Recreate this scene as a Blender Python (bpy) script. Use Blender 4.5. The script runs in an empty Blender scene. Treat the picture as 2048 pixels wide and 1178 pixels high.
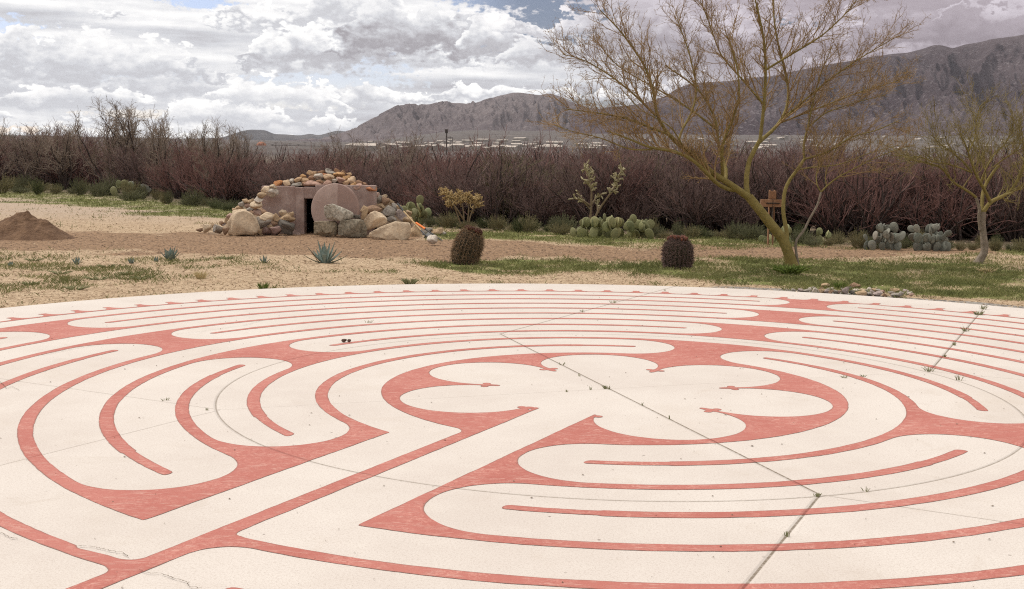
import bpy, bmesh, math, random
import numpy as np
from mathutils import Vector, Matrix

# ------------------------------------------------------------------ camera, sky, sun, exposure
SC = bpy.context.scene
F, PITCH, ROLL, CAMZ = 2258.9, 0.11083, 0.01225, 1.6
CX, CY = 0.7319, 8.1507            # centre of the round slab
cam = bpy.data.cameras.new('camera'); camo = bpy.data.objects.new('camera', cam)
SC.collection.objects.link(camo); SC.camera = camo
cam.sensor_width = 36.0; cam.lens = F / 2048 * 36.0
cam.clip_start = 0.05; cam.clip_end = 40000
camo.matrix_world = Matrix.Translation((0, 0, CAMZ)) @ Matrix.Rotation(math.pi/2 - PITCH, 4, 'X') @ Matrix.Rotation(ROLL, 4, 'Z')

SC.view_settings.view_transform = 'Standard'; SC.view_settings.look = 'None'
SC.cycles.pixel_filter_type = 'BLACKMAN_HARRIS'; SC.cycles.filter_width = 1.15; SC.cycles.use_denoising = False
SC.cycles.sample_clamp_indirect = 1.0; SC.cycles.sample_clamp_direct = 3.0; SC.cycles.max_bounces = 5; SC.cycles.diffuse_bounces = 3
SC.view_settings.exposure = 0.75; SC.view_settings.gamma = 1.0
SUN_EL, SUN_AZ = math.radians(52), math.radians(-62)      # azimuth from +Y, negative = left of the view
SUN_STRENGTH, SUN_ANGLE = 1.5, math.radians(9)
sd = bpy.data.lights.new('sun', 'SUN'); sd.energy = SUN_STRENGTH; sd.angle = SUN_ANGLE; sd.color = (1.0, 0.95, 0.87)
so = bpy.data.objects.new('sun', sd); SC.collection.objects.link(so)
sun_dir = Vector((math.sin(SUN_AZ)*math.cos(SUN_EL), math.cos(SUN_AZ)*math.cos(SUN_EL), math.sin(SUN_EL)))
so.rotation_euler = sun_dir.to_track_quat('Z', 'Y').to_euler(); so.location = (0, 0, 30)

def ray(u, v):
    x = (np.asarray(u, float) - 1024)/F; y = (589 - np.asarray(v, float))/F
    c, s = math.cos(ROLL), math.sin(ROLL); x, y = c*x - s*y, s*x + c*y
    return x, math.cos(PITCH) + y*math.sin(PITCH), -math.sin(PITCH) + y*math.cos(PITCH)
def G(u, v, z=-0.04):
    x, y, d = ray(u, v); t = (z - CAMZ)/d
    return np.array([x*t, y*t, z + 0*t])
def P(u, v, Y):
    x, y, d = ray(u, v); t = Y/y
    return np.array([x*t, Y, CAMZ + d*t])
def proj(X, Y, Z):
    Z = Z - CAMZ
    yc = Y*math.sin(PITCH) + Z*math.cos(PITCH); zc = Y*math.cos(PITCH) - Z*math.sin(PITCH)
    zc = np.where(np.abs(zc) < 1e-3, 1e-3, zc)
    x, y = X/zc, yc/zc
    c, s = math.cos(ROLL), math.sin(ROLL); x, y = c*x + s*y, -s*x + c*y
    return 1024 + F*x, 589 - F*y, zc
def azel(u, v):
    x, y, d = ray(u, v); return math.atan2(x, y), math.atan2(d, math.hypot(x, y))

# ------------------------------------------------------------------ node helpers
class NT:
    def __init__(s, tree): s.t = tree; s.n = tree.nodes; s.l = tree.links
    def new(s, typ, **kw):
        n = s.n.new(typ)
        for k, v in kw.items():
            if k.startswith('i_'):
                key = k[2:]; n.inputs[int(key) if key.isdigit() else key.replace('_', ' ')].default_value = v
            else: setattr(n, k, v)
        return n
    def link(s, a, b): s.l.new(a, b)
    def put(s, sock, v):
        if hasattr(v, 'is_linked') or isinstance(v, bpy.types.NodeSocket): s.link(v, sock)
        else: sock.default_value = v
    def math(s, op, a, b=None, c=None, clamp=False):
        n = s.n.new('ShaderNodeMath'); n.operation = op; n.use_clamp = clamp
        s.put(n.inputs[0], a)
        if b is not None: s.put(n.inputs[1], b)
        if c is not None: s.put(n.inputs[2], c)
        return n.outputs[0]
    def vmath(s, op, a, b=None):
        n = s.n.new('ShaderNodeVectorMath'); n.operation = op
        s.put(n.inputs[0], a)
        if b is not None: s.put(n.inputs[1], b)
        return n.outputs['Value'] if op in ('DOT_PRODUCT', 'LENGTH', 'DISTANCE') else n.outputs[0]
    def ramp(s, v, a, b, lo=0.0, hi=1.0, smooth=True):
        n = s.n.new('ShaderNodeMapRange'); n.interpolation_type = 'SMOOTHSTEP' if smooth else 'LINEAR'
        s.put(n.inputs[0], v); n.inputs[1].default_value = a; n.inputs[2].default_value = b
        n.inputs[3].default_value = lo; n.inputs[4].default_value = hi
        return n.outputs[0]
    def mix(s, f, a, b, typ='MIX'):
        n = s.n.new('ShaderNodeMix'); n.data_type = 'RGBA'; n.blend_type = typ
        s.put(n.inputs[0], f)
        s.put(n.inputs[6], a if not isinstance(a, tuple) else (*a, 1)[:4]); s.put(n.inputs[7], b if not isinstance(b, tuple) else (*b, 1)[:4])
        return n.outputs[2]
    def noise(s, vec, scale, detail=4, rough=.55, dist=0.0, out=0):
        n = s.n.new('ShaderNodeTexNoise'); n.inputs['Scale'].default_value = scale; n.inputs['Detail'].default_value = detail
        n.inputs['Roughness'].default_value = rough; n.inputs['Distortion'].default_value = dist
        if vec is not None: s.link(vec, n.inputs['Vector'])
        return n.outputs[out]
    def voro(s, vec, scale, feature='F1', out=0):
        n = s.n.new('ShaderNodeTexVoronoi'); n.feature = feature; n.inputs['Scale'].default_value = scale
        if vec is not None: s.link(vec, n.inputs['Vector'])
        return n.outputs[out]
    def comb(s, x, y, z):
        n = s.n.new('ShaderNodeCombineXYZ'); s.put(n.inputs[0], x); s.put(n.inputs[1], y); s.put(n.inputs[2], z); return n.outputs[0]
    def attr(s, name, typ='GEOMETRY', out='Fac'):
        n = s.n.new('ShaderNodeAttribute'); n.attribute_name = name; n.attribute_type = typ; return n.outputs[out]

def material(name, rough=.9, spec=.3):
    m = bpy.data.materials.new(name); m.use_nodes = True; t = NT(m.node_tree)
    b = m.node_tree.nodes['Principled BSDF']; b.inputs['Roughness'].default_value = rough
    b.inputs['Specular IOR Level'].default_value = spec
    return m, t, b
def objcoord(t): return t.new('ShaderNodeTexCoord').outputs['Object']
def bump(t, b, h, strength, dist):
    n = t.new('ShaderNodeBump'); n.inputs['Strength'].default_value = strength; n.inputs['Distance'].default_value = dist
    t.put(n.inputs['Height'], h); t.link(n.outputs[0], b.inputs['Normal'])

# ------------------------------------------------------------------ world: sky texture behind broken cloud
W = bpy.data.worlds.new('World'); SC.world = W; W.use_nodes = True
def build_world():
    t = NT(W.node_tree); t.n.clear()
    sky = t.new('ShaderNodeTexSky', sky_type='NISHITA'); sky.sun_disc = False
    sky.sun_elevation = SUN_EL; sky.sun_rotation = SUN_AZ; sky.air_density = 1.0; sky.dust_density = .3; sky.ozone_density = 3.0
    d = t.new('ShaderNodeTexCoord').outputs['Generated']
    sp = t.new('ShaderNodeSeparateXYZ'); t.link(d, sp.inputs[0]); x, y, z = sp.outputs
    az = t.math('ARCTAN2', x, y); el = t.math('ARCSINE', z)
    K = math.degrees(1)                                    # work in degrees
    azd = t.math('MULTIPLY', az, K); eld = t.math('MULTIPLY', el, K)
    def n2(sx, sy, scale, detail, rough, seed):
        return t.noise(t.comb(t.math('MULTIPLY', azd, sx), t.math('MULTIPLY', eld, sy), seed), scale, detail, rough)
    # puffs: rounded cells at three sizes, domed upwards
    wob = n2(1, 1.6, .9, 4, .6, 5.5)
    def puff(scale, seed):
        v = t.new('ShaderNodeTexVoronoi'); v.feature = 'SMOOTH_F1'; v.inputs['Scale'].default_value = scale; v.inputs['Smoothness'].default_value = .25
        t.link(t.comb(t.math('ADD', azd, t.math('MULTIPLY', wob, 1.4)), t.math('ADD', t.math('MULTIPLY', eld, 1.5), t.math('MULTIPLY', wob, .9)), seed), v.inputs['Vector']); return v.outputs['Distance']
    pf = t.math('ADD', t.math('ADD', t.math('MULTIPLY', puff(.62, 2.2), .55), t.math('MULTIPLY', puff(1.7, 7.7), .30)), t.math('MULTIPLY', puff(4.2, 3.3), .17))   # 0 at puff centres
    fine = n2(1, 1.8, 2.2, 4, .55, 9.1)
    bil = t.math('ADD', pf, t.math('MULTIPLY', t.math('SUBTRACT', fine, .5), .22))
    broad = n2(.35, .9, .32, 4, .5, 1.3); streak = n2(.22, 1.9, .55, 5, .55, 14.0)
    def blob(u, v, ru, rv):
        a, e = azel(u, v); a, e = math.degrees(a), math.degrees(e); ru, rv = math.degrees(ru/F), math.degrees(rv/F)
        q = t.math('ADD', t.math('POWER', t.math('MULTIPLY', t.math('SUBTRACT', azd, a), 1/ru), 2), t.math('POWER', t.math('MULTIPLY', t.math('SUBTRACT', eld, e), 1/rv), 2))
        q = t.math('ADD', t.math('SQRT', q), t.math('MULTIPLY', t.math('SUBTRACT', t.math('ADD', fine, streak), 1.0), 2.2)); return t.ramp(q, .3, 1.3, 1, 0)
    def mx(l):
        r = l[0]
        for q in l[1:]: r = t.math('MAXIMUM', r, q)
        return r
    gap = mx([blob(5, 82, 80, 36), blob(640, 162, 150, 14), blob(775, 132, 90, 24), blob(290, 155, 150, 10), blob(1100, 40, 130, 66), blob(1030, -5, 150, 40), blob(400, 6, 70, 14), blob(1200, 205, 120, 18), blob(60, 262, 120, 12), blob(600, 205, 90, 12), blob(1560, 60, 90, 26), blob(330, 230, 140, 9)])
    # veil
    val = t.math('ADD', .74, t.math('ADD', t.math('MULTIPLY', t.math('SUBTRACT', streak, .5), 1.15), t.math('MULTIPLY', t.math('SUBTRACT', fine, .5), .12)))
    val = t.math('SUBTRACT', val, t.math('MULTIPLY', t.ramp(azd, -2, 12), .16))
    cov = t.ramp(t.math('ADD', t.math('SUBTRACT', 1.0, gap), t.math('MULTIPLY', t.math('SUBTRACT', fine, .5), .7)), .12, .95)
    # rows of heaped cloud, farthest (lowest) first: base elevation, height, width, presence, brightness of head and base
    rows = [(.85, .9, .30, .33, 1.0, .70, 1), (1.9, 1.15, .21, .36, 1.0, .64, 2), (3.2, 1.5, .16, .36, 1.0, .60, 3), (4.9, 1.8, .13, .40, 1.0, .62, 4), (6.9, 2.0, .12, .40, .98, .60, 6)]
    def row(val, cov, b0, hgt, wf, pres, hi, lo, seed, a0=None, aw=None):
        ln = t.noise(t.comb(t.math('MULTIPLY', azd, wf), seed*3.7, 0.0), 1.0, 3, .5)
        dome = t.ramp(ln, pres, pres+.22)
        if a0 is not None: dome = t.math('MULTIPLY', t.ramp(t.math('ABSOLUTE', t.math('SUBTRACT', azd, a0)), aw*.35, aw, 1, 0), t.math('ADD', .55, t.math('MULTIPLY', ln, .7)))
        base = t.math('ADD', b0, t.math('MULTIPLY', t.math('SUBTRACT', t.math('ADD', wob, broad), 1.0), hgt*1.3))
        h = t.math('MULTIPLY', dome, hgt)
        f = t.math('DIVIDE', t.math('SUBTRACT', eld, base), t.math('MAXIMUM', h, .02))      # 0 base, 1 head
        fq = t.math('ADD', f, t.math('MULTIPLY', t.math('SUBTRACT', bil, .42), 1.25))
        m = t.math('MULTIPLY', t.math('MULTIPLY', t.ramp(fq, 1.02, .86), t.ramp(t.math('ADD', f, t.math('MULTIPLY', t.math('SUBTRACT', fine, .5), .5)), -.30, .12)), t.ramp(dome, .05, .25))
        lit = t.math('ADD', t.ramp(f, -.05, .85, 0, 1), t.math('MULTIPLY', t.math('SUBTRACT', .40, bil), .72))
        lit = t.math('MINIMUM', t.math('MAXIMUM', lit, 0), 1)
        cv = t.math('ADD', lo, t.math('MULTIPLY', lit, hi-lo))
        nv = t.math('ADD', t.math('MULTIPLY', val, t.math('SUBTRACT', 1, m)), t.math('MULTIPLY', cv, m))
        return nv, t.math('MAXIMUM', cov, m)
    for r in rows: val, cov = row(val, cov, *r)
    def cloud(val, cov, u, v, hw, hh, hi, lo, seed):
        a, e = azel(u, v); return row(val, cov, math.degrees(e), math.degrees(hh/F), .35, 0, hi, lo, seed, math.degrees(a), math.degrees(hw/F))
    for c in ((180, 150, 300, 90, .92, .58, 21), (640, 128, 190, 90, 1.0, .50, 22), (860, 104, 250, 110, .82, .34, 23), (985, 98, 90, 85, 1.0, .52, 24), (1290, 110, 160, 120, .84, .40, 25), (1600, 110, 220, 120, .95, .45, 26), (1090, 130, 120, 60, .86, .5, 27), (560, 212, 170, 58, 1.0, .66, 28), (150, 212, 170, 50, 1.0, .62, 29), (1900, 95, 260, 100, .62, .36, 30)):
        val, cov = cloud(val, cov, *c)
    # heavier shade in the bank that closes the upper right
    val = t.math('MULTIPLY', val, t.ramp(t.math('ADD', t.math('MULTIPLY', azd, .6), eld), 4, 15, 1, .66))
    cr = t.new('ShaderNodeValToRGB'); t.link(val, cr.inputs[0]); e = cr.color_ramp.elements
    e[0].position = .15; e[0].color = (.150, .130, .138, 1); e[1].position = 1; e[1].color = (.76, .745, .72, 1)
    for p_, c_ in ((.40, (.270, .255, .268, 1)), (.66, (.440, .442, .460, 1)), (.84, (.610, .604, .602, 1))): q = e.new(p_); q.color = c_
    b1 = t.new('ShaderNodeBackground'); dim = t.ramp(azd, -6, 1, 1, .42); t.link(t.mix(1.0, sky.outputs[0], t.comb(t.math('MULTIPLY', dim, 1.30), t.math('MULTIPLY', dim, 1.06), t.math('MULTIPLY', dim, 1.08)), 'MULTIPLY'), b1.inputs[0]); b1.inputs[1].default_value = SKY_STRENGTH
    b2 = t.new('ShaderNodeBackground'); t.link(t.mix(t.ramp(t.math('ADD', t.math('MULTIPLY', azd, .6), eld), 5, 15), cr.outputs[0], t.mix(1.0, cr.outputs[0], (1.0, .90, .94), 'MULTIPLY')), b2.inputs[0])
    ms = t.new('ShaderNodeMixShader'); t.link(cov, ms.inputs[0]); t.link(b1.outputs[0], ms.inputs[1]); t.link(b2.outputs[0], ms.inputs[2])
    # the rest of the sky: broken cloud rising to a bright veil around the hidden sun
    g = t.noise(d, 3.2, 4, .55); col = t.mix(t.ramp(g, .35, .65), (.34, .325, .33), (.56, .55, .54)); col = t.mix(t.ramp(el, .30, 1.1), col, (.80, .77, .72))
    low = t.ramp(el, -.02, -.004, 1, 0); col = t.mix(low, col, (.16, .13, .10))
    b3 = t.new('ShaderNodeBackground'); t.link(col, b3.inputs[0])
    rest = t.math('MAXIMUM', low, t.math('MAXIMUM', t.ramp(el, .17, .26), t.ramp(t.math('ABSOLUTE', az), .55, .75)))
    mo = t.new('ShaderNodeMixShader'); t.link(rest, mo.inputs[0]); t.link(ms.outputs[0], mo.inputs[1]); t.link(b3.outputs[0], mo.inputs[2])
    o = t.new('ShaderNodeOutputWorld'); t.link(mo.outputs[0], o.inputs[0])
    W.cycles.sampling_method = 'MANUAL'; W.cycles.sample_map_resolution = 512
SKY_STRENGTH = 0.075
build_world()

# ------------------------------------------------------------------ mesh helpers
RNG = np.random.default_rng(11); random.seed(5)
COL = SC.collection
def mesh_np(name, V, Fq, mats=(), smooth=False, midx=None):
    V = np.ascontiguousarray(V, dtype=np.float32); Fq = np.ascontiguousarray(Fq, dtype=np.int32)
    k = Fq.shape[1]; me = bpy.data.meshes.new(name)
    me.vertices.add(len(V)); me.vertices.foreach_set('co', V.ravel())
    me.loops.add(Fq.size); me.loops.foreach_set('vertex_index', Fq.ravel())
    me.polygons.add(len(Fq)); me.polygons.foreach_set('loop_start', np.arange(len(Fq), dtype=np.int32)*k)
    for m in mats: me.materials.append(m)
    if midx is not None: me.polygons.foreach_set('material_index', np.ascontiguousarray(midx, dtype=np.int32))
    me.polygons.foreach_set('use_smooth', np.full(len(Fq), smooth, dtype=bool))
    me.update(calc_edges=True); me.validate(); return me
def mesh_py(name, V, Fs, mats=(), smooth=False):
    me = bpy.data.meshes.new(name); me.from_pydata([tuple(map(float, v)) for v in V], [], [list(f) for f in Fs])
    for m in mats: me.materials.append(m)
    if smooth: me.polygons.foreach_set('use_smooth', [True]*len(me.polygons))
    me.update(); return me
def fattr(me, name, arr):
    a = me.attributes.new(name, 'FLOAT', 'POINT'); a.data.foreach_set('value', np.ascontiguousarray(arr, dtype=np.float32))
def link(name, data, parent=None, loc=(0, 0, 0), rot=(0, 0, 0), scale=(1, 1, 1)):
    o = bpy.data.objects.new(name, data); COL.objects.link(o)
    if parent: o.parent = parent
    o.location = [float(q) for q in loc]; o.rotation_euler = rot; o.scale = scale; return o
def tag(o, label, cat, group=None):
    o['label'] = label; o['category'] = cat
    if group: o['group'] = group
    return o
def thing(name, label, cat, loc, rotz=0, group=None):
    o = bpy.data.objects.new(name, None); COL.objects.link(o); o.location = [float(q) for q in loc]; o.rotation_euler = (0, 0, rotz); o.empty_display_size = .2
    return tag(o, label, cat, group)
def structure(o, kind='structure'): o['kind'] = kind; return o
ORD = ['zeroth', 'first', 'second', 'third', 'fourth', 'fifth', 'sixth', 'seventh', 'eighth', 'ninth', 'tenth', 'eleventh', 'twelfth', 'thirteenth', 'fourteenth', 'fifteenth', 'sixteenth', 'seventeenth', 'eighteenth', 'nineteenth', 'twentieth',
       'twenty-first', 'twenty-second', 'twenty-third', 'twenty-fourth', 'twenty-fifth', 'twenty-sixth', 'twenty-seventh', 'twenty-eighth', 'twenty-ninth', 'thirtieth', 'thirty-first', 'thirty-second', 'thirty-third', 'thirty-fourth', 'thirty-fifth', 'thirty-sixth', 'thirty-seventh', 'thirty-eighth', 'thirty-ninth', 'fortieth']
ORD += ['forty-'+q for q in ORD[1:10]] + ['fiftieth'] + ['fifty-'+q for q in ORD[1:10]] + ['sixtieth'] + ['sixty-'+q for q in ORD[1:10]]

TENS = {2: 'twenty', 3: 'thirty', 4: 'forty', 5: 'fifty', 6: 'sixty', 7: 'seventy', 8: 'eighty', 9: 'ninety'}
def ORD2(n):
    if n < len(ORD): return ORD[n]
    if n == 100: return 'hundredth'
    return TENS[n//10][:-1]+'ieth' if n % 10 == 0 else TENS[n//10]+'-'+ORD[n % 10]
def hash2(ix, iy, seed):
    h = np.sin(ix*127.1 + iy*311.7 + seed*74.7)*43758.5453
    return h - np.floor(h)
def vnoise(x, y, seed=0):
    ix, iy = np.floor(x), np.floor(y); fx, fy = x-ix, y-iy
    fx = fx*fx*(3-2*fx); fy = fy*fy*(3-2*fy)
    return (hash2(ix, iy, seed)*(1-fx) + hash2(ix+1, iy, seed)*fx)*(1-fy) + (hash2(ix, iy+1, seed)*(1-fx) + hash2(ix+1, iy+1, seed)*fx)*fy
def fbm(x, y, oct=4, seed=0, gain=.5):
    r = 0*x; a = 1.0; tot = 0
    for o in range(oct): r = r + a*vnoise(x*2**o + 17*o, y*2**o - 9*o, seed+o); tot += a; a *= gain
    return r/tot
def sstep(a, b, x): t = np.clip((x-a)/(b-a), 0, 1); return t*t*(3-2*t)

def tubes(P_, R_, sides=4):
    """P_ (M,K,3) polylines, R_ (M,K) radii -> verts, quads"""
    M, K, _ = P_.shape
    T = np.gradient(P_, axis=1); T /= np.linalg.norm(T, axis=2, keepdims=True) + 1e-9
    D = P_[:, -1] - P_[:, 0]; D /= np.linalg.norm(D, axis=1, keepdims=True) + 1e-9
    ref = np.where(np.abs(D[:, 2:3]) < .8, np.array([[0, 0, 1.]]), np.array([[1., 0, 0]]))
    A = np.cross(T, ref[:, None, :]); A /= np.linalg.norm(A, axis=2, keepdims=True) + 1e-9
    B = np.cross(T, A)
    ang = np.arange(sides)*2*np.pi/sides
    V = P_[:, :, None, :] + R_[:, :, None, None]*(A[:, :, None, :]*np.cos(ang)[None, None, :, None] + B[:, :, None, :]*np.sin(ang)[None, None, :, None])
    idx = np.arange(M*K*sides).reshape(M, K, sides)
    a = idx[:, :-1]; b = idx[:, 1:]
    Q = np.stack([a, np.roll(a, -1, 2), np.roll(b, -1, 2), b], axis=-1).reshape(-1, 4)
    return V.reshape(-1, 3), Q
def merge(parts):
    V, Q, n = [], [], 0
    for v, q in parts: V.append(v); Q.append(q + n); n += len(v)
    return np.concatenate(V), np.concatenate(Q)
def resample(pts, K):
    pts = np.asarray(pts, float); d = np.r_[0, np.cumsum(np.linalg.norm(np.diff(pts, axis=0), axis=1))]
    # catmull style smoothing by dense linear + moving average
    s = np.linspace(0, d[-1], K*6); q = np.stack([np.interp(s, d, pts[:, i]) for i in range(pts.shape[1])], 1)
    k = 9; pad = np.concatenate([np.repeat(q[:1], k, 0), q, np.repeat(q[-1:], k, 0)]); ker = np.ones(2*k+1)/(2*k+1)
    q2 = np.stack([np.convolve(pad[:, i], ker, 'valid') for i in range(q.shape[1])], 1)
    q2[0], q2[-1] = q[0], q[-1]
    return q2[np.linspace(0, len(q2)-1, K).round().astype(int)]
def spawn(PP, RR, n, t0, t1, ang, L, up=0.2, wig=.25, K=5, rr=.5, rmin=.002, curve=0.0, taper=.35, rng=RNG, lpow=.5):
    M, K0, _ = PP.shape
    t = t0 + (t1-t0)*(np.arange(n)[None, :] + rng.random((M, n)))/n
    f = t*(K0-1); i = np.minimum(f.astype(int), K0-2); w = (f-i)[..., None]; m = np.arange(M)[:, None]
    pos = PP[m, i]*(1-w) + PP[m, i+1]*w
    tan = PP[m, i+1] - PP[m, i]; tan /= np.linalg.norm(tan, axis=-1, keepdims=True) + 1e-9
    r0 = RR[m, i]*(1-w[..., 0]) + RR[m, i+1]*w[..., 0]
    rv = rng.normal(size=(M, n, 3)); perp = rv - (rv*tan).sum(-1, keepdims=True)*tan; perp /= np.linalg.norm(perp, axis=-1, keepdims=True) + 1e-9
    a = ang*(.6 + .8*rng.random((M, n, 1)))
    d = np.cos(a)*tan + np.sin(a)*perp; d[..., 2] += up; d /= np.linalg.norm(d, axis=-1, keepdims=True)
    ln = L*(1 - lpow*t)*(.55 + .9*rng.random((M, n)))
    d = d.reshape(-1, 3); pos = pos.reshape(-1, 3); ln = ln.reshape(-1); r0 = np.maximum(r0.reshape(-1)*rr, rmin)
    pts = [pos]; dd = d.copy()
    for k in range(K-1):
        dd = dd + rng.normal(size=dd.shape)*wig; dd[:, 2] += curve; dd /= np.linalg.norm(dd, axis=1, keepdims=True)
        pts.append(pts[-1] + dd*(ln/(K-1))[:, None])
    PN = np.stack(pts, 1); RN = r0[:, None]*np.linspace(1, taper, K)[None, :]
    return PN, np.maximum(RN, rmin*.5)

# ------------------------------------------------------------------ ground zones (real ground cover, in ground coordinates through the survey below)
def band(u, v, xs, top, bot, soft=6):
    t = np.interp(u, xs, top); b = np.interp(u, xs, bot)
    return sstep(t-soft, t+soft, v)*(1-sstep(b-soft, b+soft, v))
def zones(X, Y):
    u, v, zc = proj(X, Y, 0*X - .04)
    n1 = fbm(X*.55, Y*.55, 4, 3); n2 = fbm(X*1.6, Y*1.6, 4, 9); n3 = fbm(X*.25+9, Y*.12, 3, 21)
    vv = v + (n1-.5)*26 + (n2-.5)*12
    front = (zc > 1)
    dirt = band(u, vv, [0, 130, 400, 600, 900, 1100, 1300, 1600, 1800, 2048], [458, 463, 464, 462, 478, 487, 491, 488, 492, 496], [505, 503, 506, 514, 522, 518, 519, 512, 506, 508])
    dirt = dirt*front
    gfar = band(u, vv, [0, 130, 290, 430, 470], [366, 374, 388, 405, 418], [399, 409, 423, 438, 440], 3)*(u < 480)*2
    gfar2 = band(u, vv, [870, 1000, 1300, 1500, 1700, 2048], [455, 462, 468, 478, 486, 490], [477, 480, 490, 499, 494, 497], 4)*(u > 850)
    gnear = band(u, vv, [820, 960, 1200, 1400, 1560, 2048, 2300], [530, 524, 524, 520, 514, 506, 500], [534, 546, 548, 560, 578, 604, 630], 5)*sstep(800, 900, u)
    gleft = .42*band(u, vv, [0, 200, 400, 520], [508, 512, 515, 530], [590, 575, 555, 540], 10)*sstep(.42, .62, n2)*(u < 560)
    gsp = .5*sstep(.62, .75, n2)*(v > 400)
    grass = np.clip(np.maximum.reduce([gfar, gfar2, 1.4*gnear*sstep(.36, .58, n1+.12)*sstep(.25, .5, n3+.1), gleft, gsp*.7*(1-dirt)]), 0, 1)*front*(.5+.5*sstep(.3, .6, n2))
    rd = np.hypot(X-CX, Y-CY)
    grey = (1-sstep(8.05, 8.45, rd+(n2-.5)*.5))*sstep(2.0, 3.6, X)*(Y > 6)
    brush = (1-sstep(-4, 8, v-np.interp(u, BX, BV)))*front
    return np.clip(dirt, 0, 1), grass, grey, brush
BX = [-800, 0, 150, 300, 440, 560, 800, 900, 1100, 1300, 1500, 1700, 2048, 2700]
BV = [378, 382, 386, 398, 415, 424, 442, 455, 463, 469, 479, 490, 498, 512]
def terrain_z(X, Y):
    d = np.hypot(X, Y); rd = np.hypot(X-CX, Y-CY)
    z = -.04 + .03*(fbm(X*.4, Y*.4, 3, 5)-.5)*sstep(7.7, 9.5, rd) + .016*(fbm(X*2.2, Y*2.2, 3, 15)-.5)*sstep(7.6, 8.2, rd)
    return z + np.where(d > 140, .0225*(d-140), 0)*sstep(140, 320, d) + np.where(d > 800, .015*(d-800), 0)*sstep(800, 1500, d)*sstep(-.15, -.03, np.arctan2(X, Y))
def tz(x, y): return float(terrain_z(np.array([x], float), np.array([y], float))[0])
def gp(u, v):
    q = G(u, v); q[2] = tz(q[0], q[1]); return q

# materials -------------------------------------------------------
def mat_ground():
    m, t, b = material('desert_ground', .95, .15)
    co = objcoord(t)
    c1 = t.noise(co, 34, 4, .75); c2 = t.noise(co, .9, 6, .65); v1 = t.voro(co, 21, 'F1', 1); v0 = t.voro(co, 21); c3 = t.noise(co, 8, 4, .7)
    sep = t.new('ShaderNodeSeparateColor'); t.link(v1, sep.inputs[0])
    tan = t.mix(t.ramp(c2, .3, .7), (.365, .258, .168), (.46, .345, .235))
    tan = t.mix(t.math('MULTIPLY', sep.outputs[0], .55), tan, (.60, .46, .31))
    tan = t.mix(t.ramp(sep.outputs[1], .74, .95, 0, .8), tan, (.19, .115, .065))
    tan = t.mix(t.ramp(c3, .50, .66, 0, .75), tan, (.235, .150, .088)); tan = t.mix(t.ramp(c1, .55, .70, 0, .6), tan, (.20, .125, .075)); tan = t.mix(t.ramp(c1, .42, .30, 0, .5), tan, (.66, .52, .37))
    pale = t.mix(t.ramp(c1, .38, .62), (.50, .40, .315), (.30, .22, .16)); tan = t.mix(t.math('MULTIPLY', t.attr('pale'), t.ramp(c2, .3, .55, .5, 1)), tan, pale)
    dirt = t.mix(c2, (.235, .140, .080), (.335, .212, .126)); dirt = t.mix(t.math('MULTIPLY', sep.outputs[0], .45), dirt, (.36, .25, .17))
    dirt = t.mix(t.ramp(sep.outputs[1], .6, .9, 0, .75), dirt, (.10, .06, .04)); dirt = t.mix(t.ramp(c1, .52, .70, 0, .7), dirt, (.095, .058, .04)); dirt = t.mix(t.ramp(c3, .42, .30, 0, .5), dirt, (.38, .26, .18))
    grs = t.mix(t.ramp(c1, .35, .65), (.105, .130, .036), (.235, .235, .085)); grs = t.mix(t.ramp(c3, .5, .7, 0, .5), grs, (.32, .25, .13))
    gry = t.mix(sep.outputs[0], (.14, .125, .115), (.36, .33, .30))
    col = t.mix(t.ramp(t.math('ADD', t.attr('dirt'), t.math('MULTIPLY', t.math('SUBTRACT', c1, .5), .7)), .3, .7), tan, dirt)
    col = t.mix(t.ramp(t.math('ADD', t.attr('grass'), t.math('MULTIPLY', t.math('SUBTRACT', c1, .5), .9)), .3, .95), col, grs)
    col = t.mix(t.ramp(t.attr('grey'), .3, .7), col, gry)
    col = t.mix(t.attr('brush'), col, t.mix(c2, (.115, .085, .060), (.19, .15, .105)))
    fr = t.attr('far'); f1 = t.noise(co, .012, 6, .7); f2 = t.noise(co, .05, 4, .7); fc = t.mix(t.ramp(f1, .35, .65), (.082, .070, .068), (.128, .110, .102)); f3 = t.noise(t.vmath('MULTIPLY', co, (1, .35, 1)), .03, 5, .75); fc = t.mix(t.ramp(f3, .56, .66, 0, .7), fc, (.22, .19, .175)); fc = t.mix(t.ramp(f2, .42, .34, 0, .7), fc, (.075, .066, .05)); col = t.mix(fr, col, fc)
    t.link(col, b.inputs['Base Color'])
    h = t.math('ADD', t.math('MULTIPLY', v0, -.9), t.math('MULTIPLY', t.noise(co, 9, 6, .7), 1.6))
    bump(t, b, h, .85, .035)
    return m
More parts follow.
